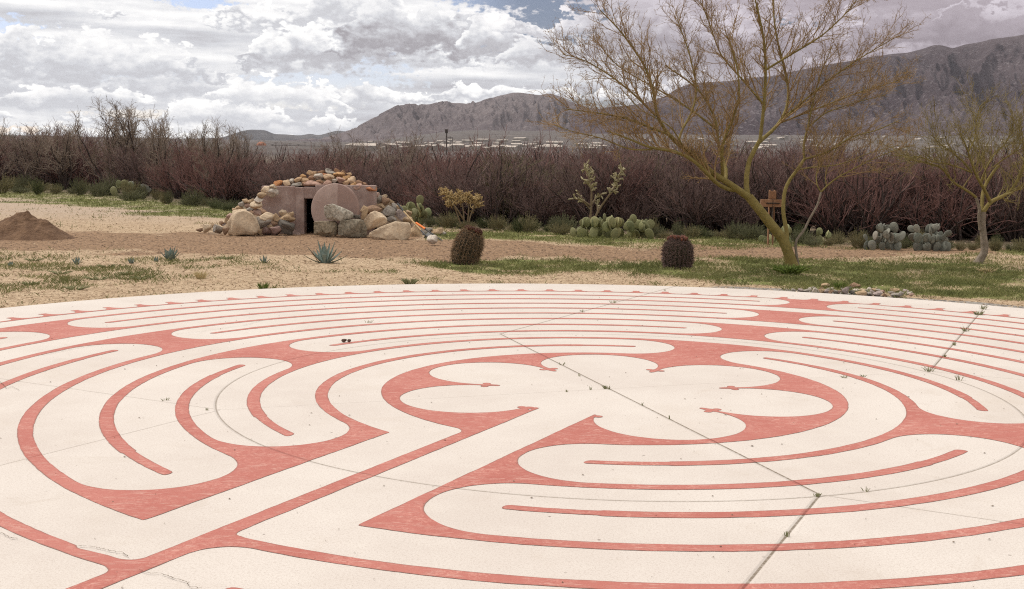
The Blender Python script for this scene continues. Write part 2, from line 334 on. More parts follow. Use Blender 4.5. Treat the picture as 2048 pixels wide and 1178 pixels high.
def build_ground():
    azf = np.radians(np.arange(-34, 34.01, .16)); azr = np.radians(np.arange(38, 322.1, 6)); az = np.r_[azf, azr]
    r = np.r_[.01, np.geomspace(2.0, 7.2, 14), np.geomspace(7.5, 120, 300), np.geomspace(126, 10800, 60)]
    A, R = np.meshgrid(az, r); X = R*np.sin(A); Y = R*np.cos(A); Z = terrain_z(X, Y)
    n, k = R.shape; V = np.stack([X, Y, Z], -1).reshape(-1, 3)
    idx = np.arange(n*k).reshape(n, k); nx = np.roll(idx, -1, 1)
    Q = np.stack([idx[:-1], nx[:-1], nx[1:], idx[1:]], -1).reshape(-1, 4)
    me = mesh_np('ground', V, Q, [mat_ground()], True)
    d, g, gr, br = zones(X.ravel(), Y.ravel())
    dd = np.hypot(X, Y).ravel(); u_, v_, z_ = proj(X.ravel(), Y.ravel(), 0*X.ravel())
    pale = sstep(28, 40, Y.ravel())*sstep(700, 350, u_)*(z_ > 0)
    for nm, a in (('dirt', d), ('grass', g), ('grey', gr), ('brush', br), ('far', sstep(180, 420, dd)), ('pale', pale)): fattr(me, nm, a)
    structure(link('ground', me))
build_ground()

# ------------------------------------------------------------------ the slab and its painted labyrinth
SEGS = [((-.84, 2.74), (.82, -2.65), .010, 1.0), ((-2.64, -.85), (2.68, .93), .003, .5)]
def ext(p, q, rmax=7.66):
    p, q = np.array(p), np.array(q); d = (q-p)/np.linalg.norm(q-p); bq = p@d; c = p@p - rmax**2; return tuple(p), tuple(p + d*(-bq + math.sqrt(bq*bq-c)))
a152 = (math.cos(math.radians(152.3)), math.sin(math.radians(152.3)))
for p_, q_, w_, k_ in (((-.84, 2.74), (1.53, 7.48), .010, .9), ((-.84, 2.74), (-.84+a152[0], 2.74+a152[1]), .003, .35), ((2.68, .93), (5.19, 5.81), .010, 1.0), ((2.68, .93), (2.68-a152[0], .93-a152[1]), .005, .6),
                       ((.82, -2.65), (.17, -3.95), .0095, 1.0), ((.82, -2.65), (1.64, -3.10), .0055, .7), ((-2.64, -.85), (-3.40, -2.22), .005, .6), ((-2.64, -.85), (-4.54, .14), .005, .6)):
    a_, b_ = ext(p_, q_); SEGS.append((a_, b_, w_, k_))
RJ = 2.80
def joint_nodes(t, co):
    """returns (dirt factor, height) of the tooled joints, from the position on the slab"""
    wob = t.noise(co, 3.0, 3, .6); wob2 = t.noise(co, 40, 2, .6)
    flat = t.vmath('MULTIPLY', co, (1, 1, 0))
    jit = t.math('MULTIPLY', t.math('SUBTRACT', wob, .5), .016)
    facs, hs = [], []
    def add(dist, w, k):
        facs.append(t.math('MULTIPLY', t.ramp(dist, w*.35, w, 1, 0), k))
        hs.append(t.math('MULTIPLY', t.ramp(dist, w*.4, w*2.2, 1, 0), min(.55, w/.02)))
    ln = t.vmath('LENGTH', flat)
    add(t.math('ABSOLUTE', t.math('SUBTRACT', ln, RJ)), .008, .75)
    for a, b, w, k in SEGS:
        a, b = np.array(a), np.array(b); L = np.linalg.norm(b-a); d = (b-a)/L; nrm = (-d[1], d[0], 0)
        dist = t.math('ABSOLUTE', t.math('ADD', t.math('SUBTRACT', t.vmath('DOT_PRODUCT', flat, nrm), float(a[0]*nrm[0]+a[1]*nrm[1])), jit if k < .99 else 0.0))
        al = t.math('SUBTRACT', t.vmath('DOT_PRODUCT', flat, (d[0], d[1], 0)), float(a@d))
        over = t.math('MAXIMUM', t.math('MULTIPLY', al, -1), t.math('SUBTRACT', al, float(L)))
        dist = t.math('MAXIMUM', dist, over)
        add(dist, w, k)
    f, h = facs[0], hs[0]
    for q in facs[1:]: f = t.math('MAXIMUM', f, q)
    for q in hs[1:]: h = t.math('MAXIMUM', h, q)
    f = t.math('MULTIPLY', f, t.ramp(wob2, .25, .6, .55, 1))
    return f, h
def mat_slab():
    m, t, b = material('pale_concrete', .85, .25); co = objcoord(t)
    n1 = t.noise(co, .7, 6, .6); n2 = t.noise(co, 5, 5, .6); n3 = t.noise(co, 90, 3, .65); n4 = t.noise(co, 230, 2, .7)
    col = t.mix(t.ramp(n1, .3, .7), (.545, .487, .448), (.612, .560, .520))
    col = t.mix(t.ramp(n2, .45, .75, 0, .35), col, (.63, .58, .535))
    col = t.mix(t.ramp(t.noise(co, 2.3, 7, .7, .8), .56, .75, 0, .3), col, (.46, .385, .32))
    col = t.mix(t.ramp(n3, .46, .70, 0, .5), col, (.40, .34, .30))
    col = t.mix(t.ramp(n4, .50, .72, 0, .6), col, (.30, .245, .205))
    v = t.new('ShaderNodeTexVoronoi'); v.inputs['Scale'].default_value = 7.5; t.link(co, v.inputs['Vector'])
    pit = t.math('MULTIPLY', t.ramp(v.outputs['Distance'], .035, .065, 1, 0), t.ramp(t.noise(co, 1.7, 3), .46, .62))
    col = t.mix(t.math('MULTIPLY', pit, .75), col, (.14, .10, .08))
    col = t.mix(t.math('MULTIPLY', t.ramp(t.noise(co, .55, 8, .68, .5), .52, .72), .28), col, (.44, .365, .30)); col = t.mix(t.ramp(t.noise(co, 1.1, 8, .75, 1.2), .60, .70, 0, .22), col, (.38, .31, .25))
    f, h = joint_nodes(t, co)
    col = t.mix(t.math('MULTIPLY', f, .92), col, t.mix(t.noise(co, 55, 3, .7), (.085, .062, .042), (.21, .165, .115)))
    t.link(col, b.inputs['Base Color'])
    hh = t.math('SUBTRACT', t.math('ADD', t.math('MULTIPLY', n3, .05), t.math('MULTIPLY', n4, .05)), t.math('ADD', h, t.math('MULTIPLY', pit, .3)))
    bump(t, b, hh, .9, .012)
    return m
def mat_paint():
    m, t, b = material('worn_red_paint', .8, .25); co = objcoord(t)
    n1 = t.noise(co, .9, 5, .6); n2 = t.noise(co, 160, 3, .65)
    mp = t.new('ShaderNodeMapping'); mp.inputs['Rotation'].default_value = (0, 0, .35); mp.inputs['Scale'].default_value = (4.2, 16, 1); t.link(co, mp.inputs[0])
    st = t.noise(mp.outputs[0], 2.0, 7, .72, 1.6); st2 = t.noise(mp.outputs[0], .55, 5, .7, 2.0)
    col = t.mix(t.ramp(n1, .3, .7), (.362, .112, .090), (.415, .148, .122))
    col = t.mix(t.ramp(n2, .45, .8, 0, .4), col, (.50, .20, .165))
    worn = t.math('MULTIPLY', t.ramp(st, .50, .60), t.ramp(st2, .40, .56))
    col = t.mix(t.math('MULTIPLY', t.ramp(t.noise(co, 30, 6, .75, 1.4), .46, .66), t.ramp(t.noise(co, 3.2, 5, .65), .38, .64)), col, (.53, .25, .205)); col = t.mix(t.math('MULTIPLY', t.ramp(t.noise(co, 55, 4, .7), .56, .66), .5), col, (.30, .085, .07))
    mp2 = t.new('ShaderNodeMapping'); mp2.inputs['Rotation'].default_value = (0, 0, 1.5); mp2.inputs['Scale'].default_value = (6, 17, 1); t.link(co, mp2.inputs[0])
    sb = t.noise(mp2.outputs[0], 1.6, 6, .7, 2.2); st = t.math('MAXIMUM', t.math('MULTIPLY', st, t.ramp(n1, .42, .55, .8, 1)), t.math('MULTIPLY', sb, t.ramp(n1, .58, .45, .8, 1)))
    edge = t.attr('sdf')                                   # negative inside the paint
    worn = t.math('MULTIPLY', worn, t.ramp(edge, -.006, -.016, 0, 1))
    col = t.mix(t.math('MULTIPLY', worn, .42), col, (.60, .38, .32))
    col = t.mix(t.ramp(n2, .60, .72, 0, .45), col, (.60, .38, .32))
    line = t.math('MULTIPLY', t.ramp(edge, -.009, -.003, 0, 1), t.ramp(t.noise(co, 6, 3), .38, .55))
    col = t.mix(t.math('MULTIPLY', line, .6), col, (.20, .11, .09))
    f, h = joint_nodes(t, co)
    col = t.mix(t.math('MULTIPLY', f, .8), col, (.16, .045, .035))
    t.link(col, b.inputs['Base Color'])
    hh = t.math('SUBTRACT', t.math('ADD', t.math('MULTIPLY', n2, .06), t.math('MULTIPLY', worn, -.05)), h)
    bump(t, b, hh, .9, .012)
    return m
A0 = math.radians(62.5); S_ = .4631; WW = .088; HW = (S_-WW)/2
RW = {j: 2.0907 + (11-j)*S_ for j in range(1, 13)}; RW[1] -= .03
def labyrinth_sdf(r, th):
    """negative = red paint.  r, th: polar about the slab centre, th measured from the far axis"""
    x, y = r*np.cos(th), r*np.sin(th)
    def rmax(a, b, R): return np.minimum(np.maximum(a+R, b+R), 0) + np.hypot(np.maximum(a+R, 0), np.maximum(b+R, 0)) - R
    BIG = 9.0; white = np.full(r.shape, BIG)
    turns = []                                             # (axis angle, wall, side, apex, wall end)
    for j in (2, 5, 8, 11): turns += [(0, j, s, .235, .59) for s in (1, -1)]
    for j in (3, 6, 9): turns += [(math.pi/2, j, s, .235, .585) for s in (1, -1)]
    for j in (4, 7, 10): turns += [(-math.pi/2, j, s, .235, .625) for s in (1, -1)]
    for j in (10, 8, 4, 2): turns += [(math.pi, j, -1, .83, 1.10)]          # left of the entrance axis
    for j in (11, 9): turns += [(math.pi, j, 1, .30, .67)]
    for j in (6, 4, 2): turns += [(math.pi, j, 1, -.16, .25)]
    RT = HW + S_/2
    for k in range(1, 12):
        ro, ri = RW[k], RW[k+1]; d = np.abs(r-(ro+ri)/2) - ((ro-ri)/2 - WW/2)
        cut = np.full(r.shape, -BIG)
        for ax, j, s, ap, e in turns:
            if k in (j-1, j):
                c = ap + RT; dth = (th-ax+math.pi) % (2*math.pi) - math.pi
                a = (r*np.sin(dth))*s; ok = np.abs(dth) < math.pi/2
                lo = (.2 if s < 0 else -.2) if ax == math.pi else -.02
                cut = np.maximum(cut, np.where(ok & (a > lo), (math.asin(c/RW[j])-dth*s)*r, -BIG))
        w = np.maximum(d, cut)
        below = x < 0
        if k in (11, 6, 5): w = np.where(below & (y < 1.5) & (y > .1), rmax(d, .27-y, .09), w)
        if k == 7: w2 = rmax(d, y-.165, .09); w = np.where(below & (y < 0.6) & (y > -1.0), w2, w)
        white = np.minimum(white, w)
    # the right-hand ends of circuits that stop at the left corridor must not leak across
    for ax, j, s, ap, e in turns:
        dth = (th-ax+math.pi) % (2*math.pi) - math.pi; a = r*np.sin(dth)*s; c = ap + RT
        tc = math.asin(c/RW[j])*s + ax
        disc = np.hypot(x-RW[j]*math.cos(tc), y-RW[j]*math.sin(tc)) - RT
        ok = np.abs(dth) < math.pi/2
        disc = np.where(ok, disc, BIG)
        ww = .036
        stub = np.hypot(np.maximum(np.abs(r-RW[j])-ww+.03, 0), np.maximum(e+.03-a, 0)) - .03
        stub = np.where(ok, np.maximum(stub, np.abs(dth)-1.5), BIG)
        near = disc < .3
        if ax == math.pi and s == 1 and j < 8:             # square ends with rounded corners along the entrance wall
            disc = rmax(np.abs(r-RW[j])-RT, (y-.155), .20); disc = np.where((x < 0) & (y > -.55), disc, BIG); near = (disc < .3)
        white = np.minimum(white, disc)
        white = np.where(near, np.maximum(white, -stub), white)
    # corridors on the entrance axis
    def box(u0, u1, v0, v1, R): return rmax(np.abs(x-(u0+u1)/2)-(u1-u0)/2, np.abs(y-(v0+v1)/2)-(v1-v0)/2, R)
    white = np.minimum(white, box(-(RW[6]-WW/2-.02), -1.70, .27, .64, .06))
    white = np.minimum(white, box(-7.2, -(RW[6]+WW/2), .27, .66, .06))
    white = np.minimum(white, box(-(RW[7]-WW/2-.01), -.75, -.235, .165, .05))
    # rosette
    ros = r - .955
    pc, pr = 1.088, .482
    for q in (27.6, 82.6, 137.4, -27.6, -82.6, -137.4):
        aq = math.radians(q); ros = np.minimum(ros, np.hypot(x-pc*math.cos(aq), y-pc*math.sin(aq)) - pr)
    tre = np.full(r.shape, BIG)
    for q in (0, 55.1, -55.1, 110.0, -110.0, 165.5, -165.5):
        aq = math.radians(q)
        for rr_, tt_, rad_ in ((.945, 0, .030), (.905, 0, .036), (.928, .05, .030), (.928, -.05, .030), (.862, 0, .026), (.838, 0, .019)):
            if abs(q) > 160 and tt_*q > 0: continue
            if abs(q) > 160 and rr_ < .9: continue
            px_, py_ = rr_*math.cos(aq)-tt_*math.sin(aq), rr_*math.sin(aq)+tt_*math.cos(aq)
            tre = np.minimum(tre, np.hypot(x-px_, y-py_) - rad_)
    ros = np.maximum(ros, -tre)
    ros = np.where((x < -.80) & (y > .165) & (y < .30) & (r > .86), np.maximum(ros, .165-y+.03), ros)
    white = np.minimum(white, ros)
    red = -white
    # outside of the outer wall: teeth between half-moons
    rout = RW[1] + .012
    body = r - rout
    pitch = math.radians(3.2143); tk = (th-math.radians(.5)) / pitch; fr = (tk-np.floor(tk)-.5)*pitch
    rc = 6.838; moon = np.hypot(r*np.cos(fr)-rc, r*np.sin(fr)) - .152
    lun = np.maximum(np.maximum(r-6.888, -moon), 6.5-r)
    lun = np.where((x < 0) & (np.abs(y-.46) < .40), BIG, lun)
    outer = np.minimum(body, lun)
    return np.maximum(red, outer)
def build_slab():
    n = 360; th = np.linspace(0, 2*np.pi, n, endpoint=False)
    wv = .018*(fbm(np.cos(th)*3+9, np.sin(th)*3+9, 4, 2)-.5)
    rings = [(.0, 0), (2.0, 0), (5, 0), (7.655, 0), (7.675, -.012), (7.68, -.16)]
    V = []
    for r, z in rings: V.append(np.stack([(r+(wv if r > 6 else 0))*np.cos(th), (r+(wv if r > 6 else 0))*np.sin(th), 0*th+z], -1))
    V = np.concatenate(V); idx = np.arange(len(rings)*n).reshape(-1, n); nx = np.roll(idx, -1, 1)
    Q = np.stack([idx[:-1], idx[1:], nx[1:], nx[:-1]], -1).reshape(-1, 4)
    slab = link('paved_disc', mesh_np('paved_disc', V, Q, [mat_slab()], False), loc=(CX, CY, 0)); structure(slab)
    # painted sheet, by marching over a polar grid
    r = np.arange(.80, 6.92, .0165); nt = 2000; th = np.linspace(0, 2*np.pi, nt+1)
    Rg, Tg = np.meshgrid(r, th, indexing='ij')
    X, Y = Rg*np.cos(Tg), Rg*np.sin(Tg)
    D = labyrinth_sdf(Rg, Tg) + .007*(fbm(X*6+40, Y*6+40, 3, 31)-.5) + .004*(fbm(X*22+40, Y*22+40, 2, 37)-.5)
    D[:, -1] = D[:, 0]
    nr = len(r); ins = D < 0
    ids = np.arange(nr*(nt+1)).reshape(nr, nt+1); ids[:, -1] = ids[:, 0]
    verts = np.stack([X.ravel(), Y.ravel()], 1).tolist(); sdf = D.ravel().tolist(); faces = []
    cnt = ins[:-1, :-1].astype(int) + ins[1:, :-1] + ins[1:, 1:] + ins[:-1, 1:]
    full = np.argwhere(cnt == 4)
    for i, j in full: faces.append((ids[i, j], ids[i+1, j], ids[i+1, j+1], ids[i, j+1]))
    em = {}
    def cutv(a, b, da, db):
        k = (a, b) if a < b else (b, a)
        if k not in em:
            f = da/(da-db); pa, pb = verts[a], verts[b]
            em[k] = len(verts); verts.append([pa[0]+(pb[0]-pa[0])*f, pa[1]+(pb[1]-pa[1])*f]); sdf.append(0.0)
        return em[k]
    for i, j in np.argwhere((cnt > 0) & (cnt < 4)):
        cs = [int(ids[i, j]), int(ids[i+1, j]), int(ids[i+1, j+1]), int(ids[i, j+1])]
        dv = [D[i, j], D[i+1, j], D[i+1, j+1], D[i, j+1]]; poly = []
        for k in range(4):
            a, b, da, db = cs[k], cs[(k+1) % 4], dv[k], dv[(k+1) % 4]
            if da < 0: poly.append(a)
            if (da < 0) != (db < 0): poly.append(cutv(a, b, da, db))
        if len(poly) > 2: faces.append(poly)
    V = np.array(verts); sdf = np.array(sdf)
    used = np.zeros(len(V), bool)
    for f in faces: used[list(f)] = True
    mp = np.cumsum(used)-1; V = V[used]; sdf = sdf[used]; faces = [[int(mp[k]) for k in f] for f in faces]
    c, s = math.cos(A0), math.sin(A0); V3 = np.stack([V[:, 0]*c-V[:, 1]*s, V[:, 0]*s+V[:, 1]*c, 0*V[:, 0]], 1)
    me = bpy.data.meshes.new('painted_labyrinth'); me.from_pydata(V3.tolist(), [], faces); me.materials.append(mat_paint())
    fattr(me, 'sdf', sdf); me.update()
    o = link('painted_labyrinth', me, loc=(CX, CY, .002)); structure(o)
    # hairline cracks, thin dark strips lying on the concrete
    mc, tc, bc = material('crack_dirt', 1, 0); bc.inputs['Base Color'].default_value = (.11, .085, .06, 1)
    cr = [[(0, 765), (14, 778), (24, 774), (38, 782)], [(157, 1094), (188, 1096), (219, 1104), (247, 1108), (253, 1115)], [(278, 1143), (300, 1150), (321, 1149), (350, 1160), (372, 1166), (380, 1176), (405, 1180)],
          [(72, 714), (130, 702), (171, 694), (222, 689), (273, 687)], [(352, 669), (400, 664), (444, 658), (490, 651), (523, 642)], [(1500, 650), (1540, 648), (1620, 652), (1700, 655)], [(0, 1066), (20, 1078), (36, 1080)]]
    L, Rr = [], []
    for c_ in cr:
        p_ = np.array([G(u, v, .0)[:2] for u, v in c_]); p_ = np.stack([np.interp(np.linspace(0, len(p_)-1, 40), np.arange(len(p_)), p_[:, k]) for k in (0, 1)], 1)
        p_ += RNG.normal(size=p_.shape)*.0025; L.append(p_)
    V, Fc = [], []
    for p_ in L:
        d = np.gradient(p_, axis=0); d /= np.linalg.norm(d, axis=1, keepdims=True); nn = np.stack([-d[:, 1], d[:, 0]], 1)*(.0006+.0014*RNG.random((len(p_), 1)))
        b0 = len(V)
        for k in range(len(p_)): V += [(*(p_[k]+nn[k]), .0072), (*(p_[k]-nn[k]), .0072)]
        for k in range(len(p_)-1): Fc.append((b0+2*k, b0+2*k+1, b0+2*k+3, b0+2*k+2))
    structure(link('pavement_crack', mesh_py('pavement_crack', V, Fc, [mc])), 'stuff')
build_slab()

# ------------------------------------------------------------------ plain materials
def mat_noise(name, c1, c2, scale=8, rough=.9, bump_s=.4, bump_d=.01, tint=False, c3=None, spec=.2):
    m, t, b = material(name, rough, spec); co = objcoord(t)
    n = t.noise(co, scale, 6, .62); n2 = t.noise(co, scale*5.3, 4, .6)
    col = t.mix(t.ramp(n, .32, .68), c1, c2)
    if c3: col = t.mix(t.ramp(n2, .55, .75, 0, .7), col, c3)
    if tint: col = t.mix(1.0, col, t.new('ShaderNodeObjectInfo').outputs['Color'], 'MULTIPLY')
    t.link(col, b.inputs['Base Color']); bump(t, b, t.math('ADD', n, t.math('MULTIPLY', n2, .5)), bump_s, bump_d); return m
M_ROCK = mat_noise('rough_stone', (.78, .74, .70), (1.12, 1.08, 1.02), 5, .92, .8, .035, True, (.62, .55, .48))
M_GRANITE = mat_noise('speckled_granite', (.62, .60, .55), (1.25, 1.22, 1.15), 16, .9, .8, .03, True, (.28, .26, .23))
M_STEM = mat_noise('dark_stem', (.045, .033, .030), (.085, .064, .056), 3, .95, 0, .01)
M_TWIG = mat_noise('brown_twig', (.118, .076, .070), (.215, .146, .132), 3, .95, 0, .01)
M_TWIG2 = mat_noise('red_brown_twig', (.150, .080, .072), (.225, .126, .112), 3, .95, 0, .01)
M_TWIG3 = mat_noise('olive_brown_twig', (.115, .098, .055), (.190, .160, .095), 3, .95, 0, .01)
M_GREYTWIG = mat_noise('grey_twig', (.19, .145, .115), (.31, .245, .20), 3, .95, 0, .01)
M_SAGE = mat_noise('sage_leaf', (.085, .086, .048), (.165, .158, .096), 6, .9, 0, .01, True)
M_BARK = mat_noise('green_bark', (.165, .125, .038), (.220, .172, .060), 9, .8, .5, .01, False, (.115, .080, .042))
M_OLIVE = mat_noise('olive_twig', (.235, .150, .072), (.315, .215, .108), 4, .9, 0, .01)
M_OLIVE2 = mat_noise('green_olive_twig', (.185, .145, .055), (.25, .200, .085), 4, .9, 0, .01)
M_GREYBARK = mat_noise('grey_bark', (.165, .130, .098), (.25, .205, .165), 12, .9, .8, .014, False, (.11, .085, .065))

# ------------------------------------------------------------------ mountains and hills
def skyline(pts):
    q = [azel(u, v) for u, v in pts]; return np.array([a for a, e in q]), np.array([e for a, e in q])
def mat_mountain(name, c1, c2, c3, sc):
    m, t, b = material(name, 1, 0); co = objcoord(t)
    n = t.noise(co, .0022*sc, 8, .62); n2 = t.noise(co, .045*sc, 4, .7); n3 = t.noise(co, .0008*sc, 4, .6)
    v = t.voro(co, .035*sc)
    col = t.mix(t.ramp(n, .35, .65), c1, c2); col = t.mix(t.ramp(n2, .52, .68, 0, .62), col, c3)
    col = t.mix(t.ramp(v, .25, .05, 0, .55), col, (c1[0]*.5, c1[1]*.52, c1[2]*.5))
    col = t.mix(t.ramp(n3, .45, .65, 0, .35), col, c1)
    t.link(col, b.inputs['Base Color']); bump(t, b, t.math('ADD', n2, t.math('MULTIPLY', n, 1.5)), .8, 16/sc); return m
def mountain(name, pts, d0, d1, mat, ns, amp, seed, nc=520, nr=90, extra=.25):
    a, e = skyline(pts); az = np.linspace(a.min(), a.max(), nc); el = np.interp(az, a, e)
    k = 5; ker = np.ones(k)/k; el = np.convolve(np.pad(el, k//2, mode='edge'), ker, 'valid')
    zr = CAMZ + d1*np.tan(el)
    t = np.linspace(0, 1+extra, nr); T, A = np.meshgrid(t, az, indexing='ij'); D = d0 + (d1-d0)*T
    X, Y = D*np.sin(A), D*np.cos(A); base = terrain_z(X, Y) - 4
    prof = np.where(T <= 1, (.22*T + .78*T**1.9), 1 - (T-1)*1.1)
    top = np.maximum(zr[None, :] - base, 2)
    # gullies run down the slope
    g1 = 1-np.abs(2*fbm(A*ns + .8*fbm(A*ns*.5, T*2.2, 3, seed+3), T*1.3, 5, seed)-1); g2 = 1-np.abs(2*fbm(A*ns*3.5+2*T, T*7, 5, seed+7)-1)
    w = np.sin(np.clip(T, 0, 1)*np.pi)
    h = base + top*(prof + amp*(g1-.62)*w*(.35+T) + amp*.40*(g2-.6)*np.minimum(1, w*1.3+.05))
    h = np.where(T < 1, np.minimum(h, base+top*(1-.35*(1-T))), np.minimum(h, base+top*(1-.2*(T-1))))
    V = np.stack([X, Y, h], -1).reshape(-1, 3); idx = np.arange(nr*nc).reshape(nr, nc)
    Q = np.stack([idx[:-1, :-1], idx[:-1, 1:], idx[1:, 1:], idx[1:, :-1]], -1).reshape(-1, 4)
    structure(link(name, mesh_np(name, V, Q, [mat], True)))
mountain('hills', [(-700, 268), (-300, 280), (-100, 286), (0, 290), (130, 280), (220, 276), (330, 281), (440, 277), (480, 263), (500, 259), (530, 260), (548, 268), (575, 269), (600, 271), (622, 267), (636, 271), (655, 266), (672, 261), (705, 264), (760, 268), (900, 280)], 6500, 8000, mat_mountain('far_hill_rock', (.085, .080, .084), (.135, .125, .125), (.19, .175, .17), .5), 60, .45, 3)
mountain('mountain', [(560, 288), (640, 280), (690, 268), (712, 258), (740, 243), (765, 229), (790, 216), (805, 212), (830, 212), (855, 214), (870, 211), (890, 206), (915, 207), (950, 209), (965, 205), (985, 197), (1005, 190), (1022, 186), (1040, 185), (1060, 188), (1080, 190), (1098, 187), (1115, 191), (1130, 201), (1150, 212), (1180, 222), (1230, 228), (1300, 240), (1400, 262), (1450, 280)], 3900, 5400, mat_mountain('purple_brown_slope', (.106, .086, .090), (.172, .144, .146), (.26, .225, .22), 1), 30, 1.0, 11)
mountain('mountain', [(1140, 236), (1180, 222), (1215, 214), (1250, 212), (1290, 206), (1330, 192), (1356, 176), (1385, 166), (1420, 164), (1460, 162), (1500, 156), (1545, 152), (1600, 140), (1650, 130), (1700, 122), (1740, 113), (1780, 108), (1815, 105), (1845, 98), (1868, 90), (1885, 90), (1905, 97), (1930, 89), (1950, 86), (1985, 78), (2010, 75), (2048, 68), (2120, 52), (2250, 30), (2450, 40), (2700, 80)], 2700, 4600, mat_mountain('dark_purple_slope', (.060, .045, .050), (.106, .084, .090), (.24, .21, .218), 1.25), 20, .42, 27, 700, 130)

# ------------------------------------------------------------------ far valley: houses, long hall, poles
M_WHITE = mat_noise('far_white_wall', (.20, .18, .165), (.34, .31, .28), .2, .9, 0, .01)
M_FARROOF = mat_noise('far_roof', (.40, .35, .31), (.52, .46, .41), .3, .9, 0, .01)
M_DOME = mat_noise('red_dome', (.30, .13, .085), (.36, .17, .11), .5, .8, 0, .01)
M_POLE = mat_noise('dark_pole', (.07, .055, .05), (.11, .09, .08), 2, .8, 0, .01)
def boxv(x0, x1, y0, y1, z0, z1):
    V = [(x, y, z) for z in (z0, z1) for y in (y0, y1) for x in (x0, x1)]
    return V, [(0, 2, 3, 1), (4, 5, 7, 6), (0, 1, 5, 4), (2, 6, 7, 3), (0, 4, 6, 2), (1, 3, 7, 5)]
def multi(name, boxes, mats=(), smooth=False):
    V, Fc = [], []
    for b in boxes:
        v, f = b; n = len(V); V += list(v); Fc += [tuple(k+n for k in q) for q in f]
    return mesh_py(name, V, Fc, mats, smooth)
def gable(w, d, h, rh):
    V = [(-w, -d, 0), (w, -d, 0), (w, d, 0), (-w, d, 0), (-w, -d, h), (w, -d, h), (w, d, h), (-w, d, h), (-w, 0, h+rh), (w, 0, h+rh)]
    return mesh_py('far_house', V, [(0, 1, 5, 4), (1, 2, 6, 9, 5), (2, 3, 7, 6), (3, 0, 4, 8, 7), (4, 5, 9, 8), (6, 7, 8, 9)], [M_WHITE, M_FARROOF])
def build_valley():
    hm = [gable(7, 5, 3.6, 1.6), gable(11, 6, 4.2, 1.4), gable(5, 5, 4.5, 1.2)]
    for h in hm:
        h.polygons[4].material_index = 1; h.polygons[5].material_index = 1
    rg = np.random.default_rng(8); k = 0
    spots = []
    for lo, hi, a, b, n in ((700, 1120, 1500, 3800, 60), (1130, 2060, 1300, 2650, 60)):
        for _ in range(n):
            u = lo+(hi-lo)*rg.random(); vq = (302-34*rg.random()**1.4) if u > 1130 else (303-22*rg.random()**1.2); azq, eq = azel(u, vq)
            for d in range(500, b, 25):
                if tz(d*math.sin(azq), d*math.cos(azq)) > CAMZ+d*math.tan(eq): break
            spots.append((u, d*(1-.03*rg.random())))
    for u, d in spots:
        az, _ = azel(u, 290); x, y = d*math.sin(az), d*math.cos(az)
        o = link('far_house', hm[k % 3], loc=(x, y, tz(x, y)-.3), rot=(0, 0, rg.random()*6.28), scale=[.45+.35*rg.random()]*3); k += 1
        tag(o, 'tiny pale house scattered on the hazy valley floor under the mountains', 'house', 'houses scattered over the far valley')
    # long pale hall and red domed chapel
    q = P(600, 303, 900); z0 = tz(q[0], q[1])
    t = thing('long_hall', 'long low pale building with a dark flat roof beyond the thicket', 'building', (q[0], q[1], z0))
    ztop = P(600, 294, 900)[2]-z0; xs = (P(640, 294, 900)[0]-P(535, 294, 900)[0])/2
    link('wall', multi('wall', [boxv(-xs, xs, -8, 8, -1, ztop)], [M_WHITE]), t)
    link('roof', multi('roof', [boxv(-xs-.6, xs+.6, -8.6, 8.6, ztop, ztop+.9)], [M_POLE]), t)
    for i in range(7):
        link('window', multi('window', [boxv(-xs*.85+i*xs*.27, -xs*.85+i*xs*.27+1.6, -8.08, -7.9, ztop*.45, ztop*.8)], [M_POLE]), t)
    q = P(523, 303, 890); z0 = tz(q[0], q[1])
    t = thing('domed_chapel', 'small pale chapel with a red dome left of the long building', 'building', (q[0], q[1], z0))
    zt = P(523, 292, 890)[2]-z0
    link('wall', multi('wall', [boxv(-4.2, 4.2, -4.2, 4.2, -1, zt), boxv(-7, -4.21, -3, 3, -1, zt*.7), boxv(4.21, 7, -3, 3, -1, zt*.7)], [M_WHITE]), t)
    th = np.linspace(0, 2*np.pi, 20, endpoint=False); ph = np.linspace(0, math.pi/2*.97, 8)
    V = [(3.9*math.cos(p_)*math.cos(a), 3.9*math.cos(p_)*math.sin(a), zt+3.4*math.sin(p_)) for p_ in ph for a in th]
    Fc = [(i*20+j, i*20+(j+1) % 20, (i+1)*20+(j+1) % 20, (i+1)*20+j) for i in range(7) for j in range(20)]
    link('roof', mesh_py('roof', V, Fc, [M_DOME], True), t)
    q = P(704, 305, 700); z0 = tz(q[0], q[1])
    t = thing('open_pavilion', 'small open shelter with a red brown roof seen through twigs', 'shelter', (q[0], q[1], z0))
    zt = P(704, 291, 700)[2]-z0
    V = [(-3, -3, zt), (3, -3, zt), (3, 3, zt), (-3, 3, zt), (0, 0, zt+1.4)]
    link('roof', mesh_py('roof', V, [(0, 1, 4), (1, 2, 4), (2, 3, 4), (3, 0, 4), (3, 2, 1, 0)], [M_DOME]), t)
    for sx in (-2.4, 2.4):
        for sy in (-2.4, 2.4): link('post', multi('post', [boxv(sx-.15, sx+.15, sy-.15, sy+.15, -1, zt+.05)], [M_POLE]), t)
    # floodlight mast
    q = P(893, 300, 420); z0 = tz(q[0], q[1]); zt = P(893, 259, 420)[2]-z0
    t = thing('floodlight_mast', 'tall dark mast with a block of floodlights before the mountain', 'mast', (q[0], q[1], z0))
    v, f = tubes(np.array([[[0, 0, -1], [0, 0, zt*.5], [0, 0, zt]]], float), np.array([[.30, .26, .22]]), 8)
    link('pole', mesh_np('pole', v, f, [M_POLE], True), t)
